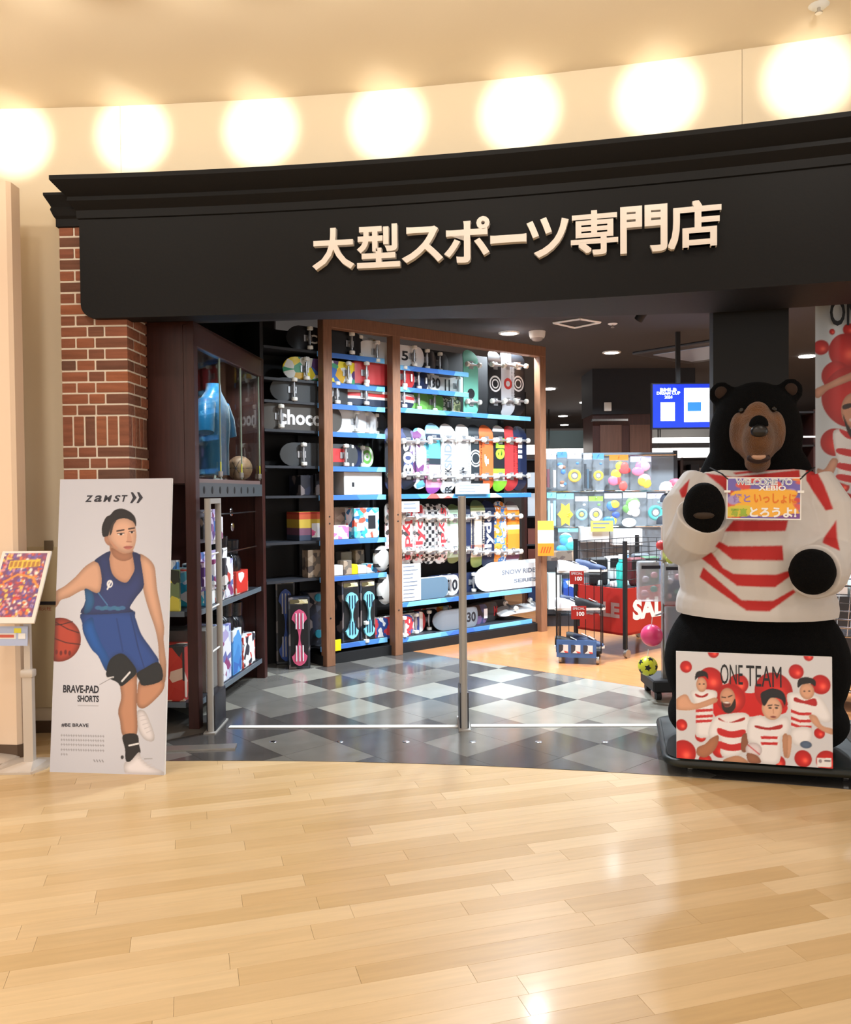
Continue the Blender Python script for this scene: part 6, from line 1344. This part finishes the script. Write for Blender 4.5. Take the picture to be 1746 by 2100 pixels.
# far lit canopy and shelving
m_lb = mat('light_box_white', (255, 250, 242), .5, emit=4.0)
for i, (x0, x1, y0, y1, Y, d) in enumerate(((1340, 1500, 919, 936, 17.0, 'long white lit canopy beneath the screen'), (1120, 1214, 920, 931, 17.0, 'white lit strip behind the toy bags'), (1345, 1500, 897, 905, 16.0, 'thin upper light strip beneath the screen'), (1078, 1112, 912, 930, 14.0, 'lit patch seen through the rack end'))):
    a, b = py(x0, y0, Y), py(x1, y1, Y); th = thing('light_canopy', d, 'light canopy', ((a.x + b.x) / 2, Y + .2, (a.z + b.z) / 2), 0, 'lit canopies far back in the shop'); ob('light_box', boxm(b.x - a.x, .3, a.z - b.z, .01), m_lb, th)
    for sx in (-.4, .4): pbox('hanger', (sx * (b.x - a.x) - .01, -.01, (a.z - b.z) / 2), (sx * (b.x - a.x) + .01, .01, SHOP_Z - (a.z + b.z) / 2), m_blackm, th)
for i, (x0, x1, y0, y1, Y, m, d) in enumerate(((1335, 1500, 880, 897, 18.0, mat('soffit_grey', (150, 150, 150), .7), 'grey soffit'), (1110, 1214, 884, 919, 18.0, mat('teal_grey', (86, 104, 110), .7), 'teal grey wall panel'))):
    a, b = py(x0, y0, Y), py(x1, y1, Y); struct(ob('trim_%d' % (3 + i), boxm(b.x - a.x, .2, a.z - b.z), m, None, ((a.x + b.x) / 2, Y, (a.z + b.z) / 2)))
rr = random.Random(12)
cols_ = [(60, 64, 74), (150, 156, 166), (40, 60, 100), (200, 204, 210), (120, 70, 60), (90, 120, 130), (230, 230, 232), (50, 50, 54)]
for i, (x0, x1, ytop, Y, d) in enumerate(((1078, 1122, 938, 10.6, 'shelf unit of clothes seen through the rack end'), (1340, 1398, 940, 13.5, 'shelf unit of boxes left under the lit canopy'), (1400, 1470, 938, 15.0, 'shelf unit of boxes right under the lit canopy'), (1620, 1672, 840, 9.5, 'dark shelf unit between the black post and the banner'))):
    a, b = py(x0, ytop, Y), py(x1, ytop, Y); w_ = b.x - a.x; th = thing('shelf_unit', d, 'shelf unit', ((a.x + b.x) / 2, Y, 0), 0, 'shelf units in the back of the shop')
    dark_ = i == 3
    pbox('back', (-w_ / 2, .3, 0), (w_ / 2, .33, a.z), m_dark if dark_ else m_brownw, th)
    for sx in (-1, 1): pbox('side', (sx * w_ / 2 - .015, 0, 0), (sx * w_ / 2 + .015, .33, a.z), m_brownw, th)
    n_ = max(3, int(a.z / .38))
    for k in range(n_ + 1):
        z_ = .1 + k * (a.z - .12) / n_; pbox('shelf', (-w_ / 2, 0, z_ - .02), (w_ / 2, .3, z_), m_shelf, th)
        if k < n_ and not dark_:
            x = -w_ / 2 + .03
            while x < w_ / 2 - .12:
                bw = rr.uniform(.08, .16); pbox('stock', (x, .03, z_), (x + bw, .27, z_ + rr.uniform(.18, .3)), mat('stock_%d' % rr.randrange(8), cols_[rr.randrange(8)], .5), th); x += bw + .01
tag(ob('wall_rail', boxm(.5, .03, .02), m_white, None, py(1648, 896, 9.4)), 'thin pale rail in front of the dark shelf unit', 'rail')
# cap display by the bear's shoulder
for i, (x, y, c, d) in enumerate(((1368, 1006, (190, 196, 210), 'grey blue'), (1386, 1000, (200, 60, 80), 'red lettered'), (1370, 1030, (60, 66, 80), 'dark'), (1382, 1052, (210, 212, 216), 'white'), (1362, 1075, (50, 56, 66), 'black'))):
    p = py(x, y, 8.2); th = thing('cap', d + ' cap on the display left of the bear shoulder', 'cap', p, -.3, 'caps left of the bear'); r = .075
    ob('crown', MB().lathe([(r, 0), (r * .96, .04), (r * .7, .075), (r * .2, .09)], 16).mesh('c', 60), mat('cap_%d' % i, c, .6), th); ob('brim', MB().prism([(r * .8 * math.cos(a_), -.02 - r * 1.1 * abs(math.sin(a_))) for a_ in [k * math.pi / 10 for k in range(11)]], 0, .006).mesh(), MATS['cap_%d' % i], th)
p = py(1374, 1100, 8.2); th = thing('cap_rack', 'thin chrome wire rack carrying the caps', 'rack', (p.x, 8.3, 0), 0)
ob('pole', MB().tube([(0, 0, 0), (0, 0, 1.58)], .012, 8).mesh('p', 40), m_chrome, th); ob('foot', MB().lathe([(.2, 0), (.2, .015), (.03, .03)], 20).mesh('f', 40), m_chrome, th)
for k in range(5): ob('arm', MB().tube([(0, 0, 1.12 + k * .1), (-.08 + (k % 2) * .16, -.1, 1.12 + k * .1)], .005, 6).mesh(), m_chrome, th)

# ================================================================== SHOPPING TROLLEYS AT THE RIGHT EDGE
def trolley(label, p, ang):
    th = thing('shopping_trolley', label, 'shopping trolley', p, ang)
    def ring(z_): f = (z_ - .5) / .4; y0 = -.36 - .06 * f; x = .20 + .05 * f; return [(-x, y0, z_), (x, y0, z_), (x + .02, .34, z_), (-x - .02, .34, z_)]
    mb = MB()
    for k in range(7): mb.tube(ring(.5 + k * .058), .003 if 0 < k < 6 else .006, 5, closed=True)
    b0, b1_ = ring(.5), ring(.85)
    for e in range(4):
        for k in range(8):
            f = k / 8; q0 = Vector(b0[e]).lerp(Vector(b0[(e + 1) % 4]), f); q1 = Vector(b1_[e]).lerp(Vector(b1_[(e + 1) % 4]), f); mb.tube([q0, q1], .0028, 4)
    for k in range(8): x = -.2 + k * .057; mb.tube([(x, -.36, .5), (x, .34, .5)], .0028, 4)
    ob('basket', mb.mesh('basket'), m_chrome, th)
    fb = MB()
    for sx in (-1, 1): fb.tube([(sx * .2, -.40, .12), (sx * .22, .3, .14), (sx * .23, .36, .5), (sx * .25, .42, 1.05)], .011, 8)
    fb.tube([(-.2, -.4, .12), (.2, -.4, .12)], .011, 8); ob('frame', fb.mesh('frame', 50), m_chrome, th)
    ob('handle', MB().tube([(-.25, .42, 1.05), (.25, .42, 1.05)], .016, 10).mesh('h', 50), mat('handle_grey', (150, 150, 156), .4), th)
    ob('lower_tray', MB().box((-.2, -.36, .2), (.2, .28, .21)).mesh(), m_shelf, th)
    for sx in (-1, 1):
        for y in (-.36, .28): ob('wheel', MB().lathe([(.05, -.014), (.05, .014)], 16, Matrix.Translation((sx * .2, y, .05)) @ Matrix.Rotation(V90, 4, 'Y')).mesh('w', 40), m_blackm, th)
tp_ = py(1738, 1300, 5.75)
trolley('chrome shopping trolley at the right edge behind the bear', (tp_.x, 5.75, .002), math.radians(60))
p = py(1700, 1050, 7.0); q_ = py(1735, 1050, 7.0)
struct(ob('wall_post_brown', boxm(q_.x - p.x, .3, 1.42), m_brownw, None, ((p.x + q_.x) / 2, 7.15, .71)))
a = py(1730, 1080, 6.5); th = thing('goods_shelf', 'pale shelf with folded goods behind the trolleys', 'shelf unit', (a.x + .3, 6.9, 0)); pbox('body', (-.3, 0, 0), (.5, .4, .6), m_shelf, th)
for k in range(3): pbox('folded_stack', (-.28 + k * .26, .02, .6), (-.05 + k * .26, .36, .72 + .03 * k), (hd['white'], hd['pale'], hd['cyan'])[k], th)
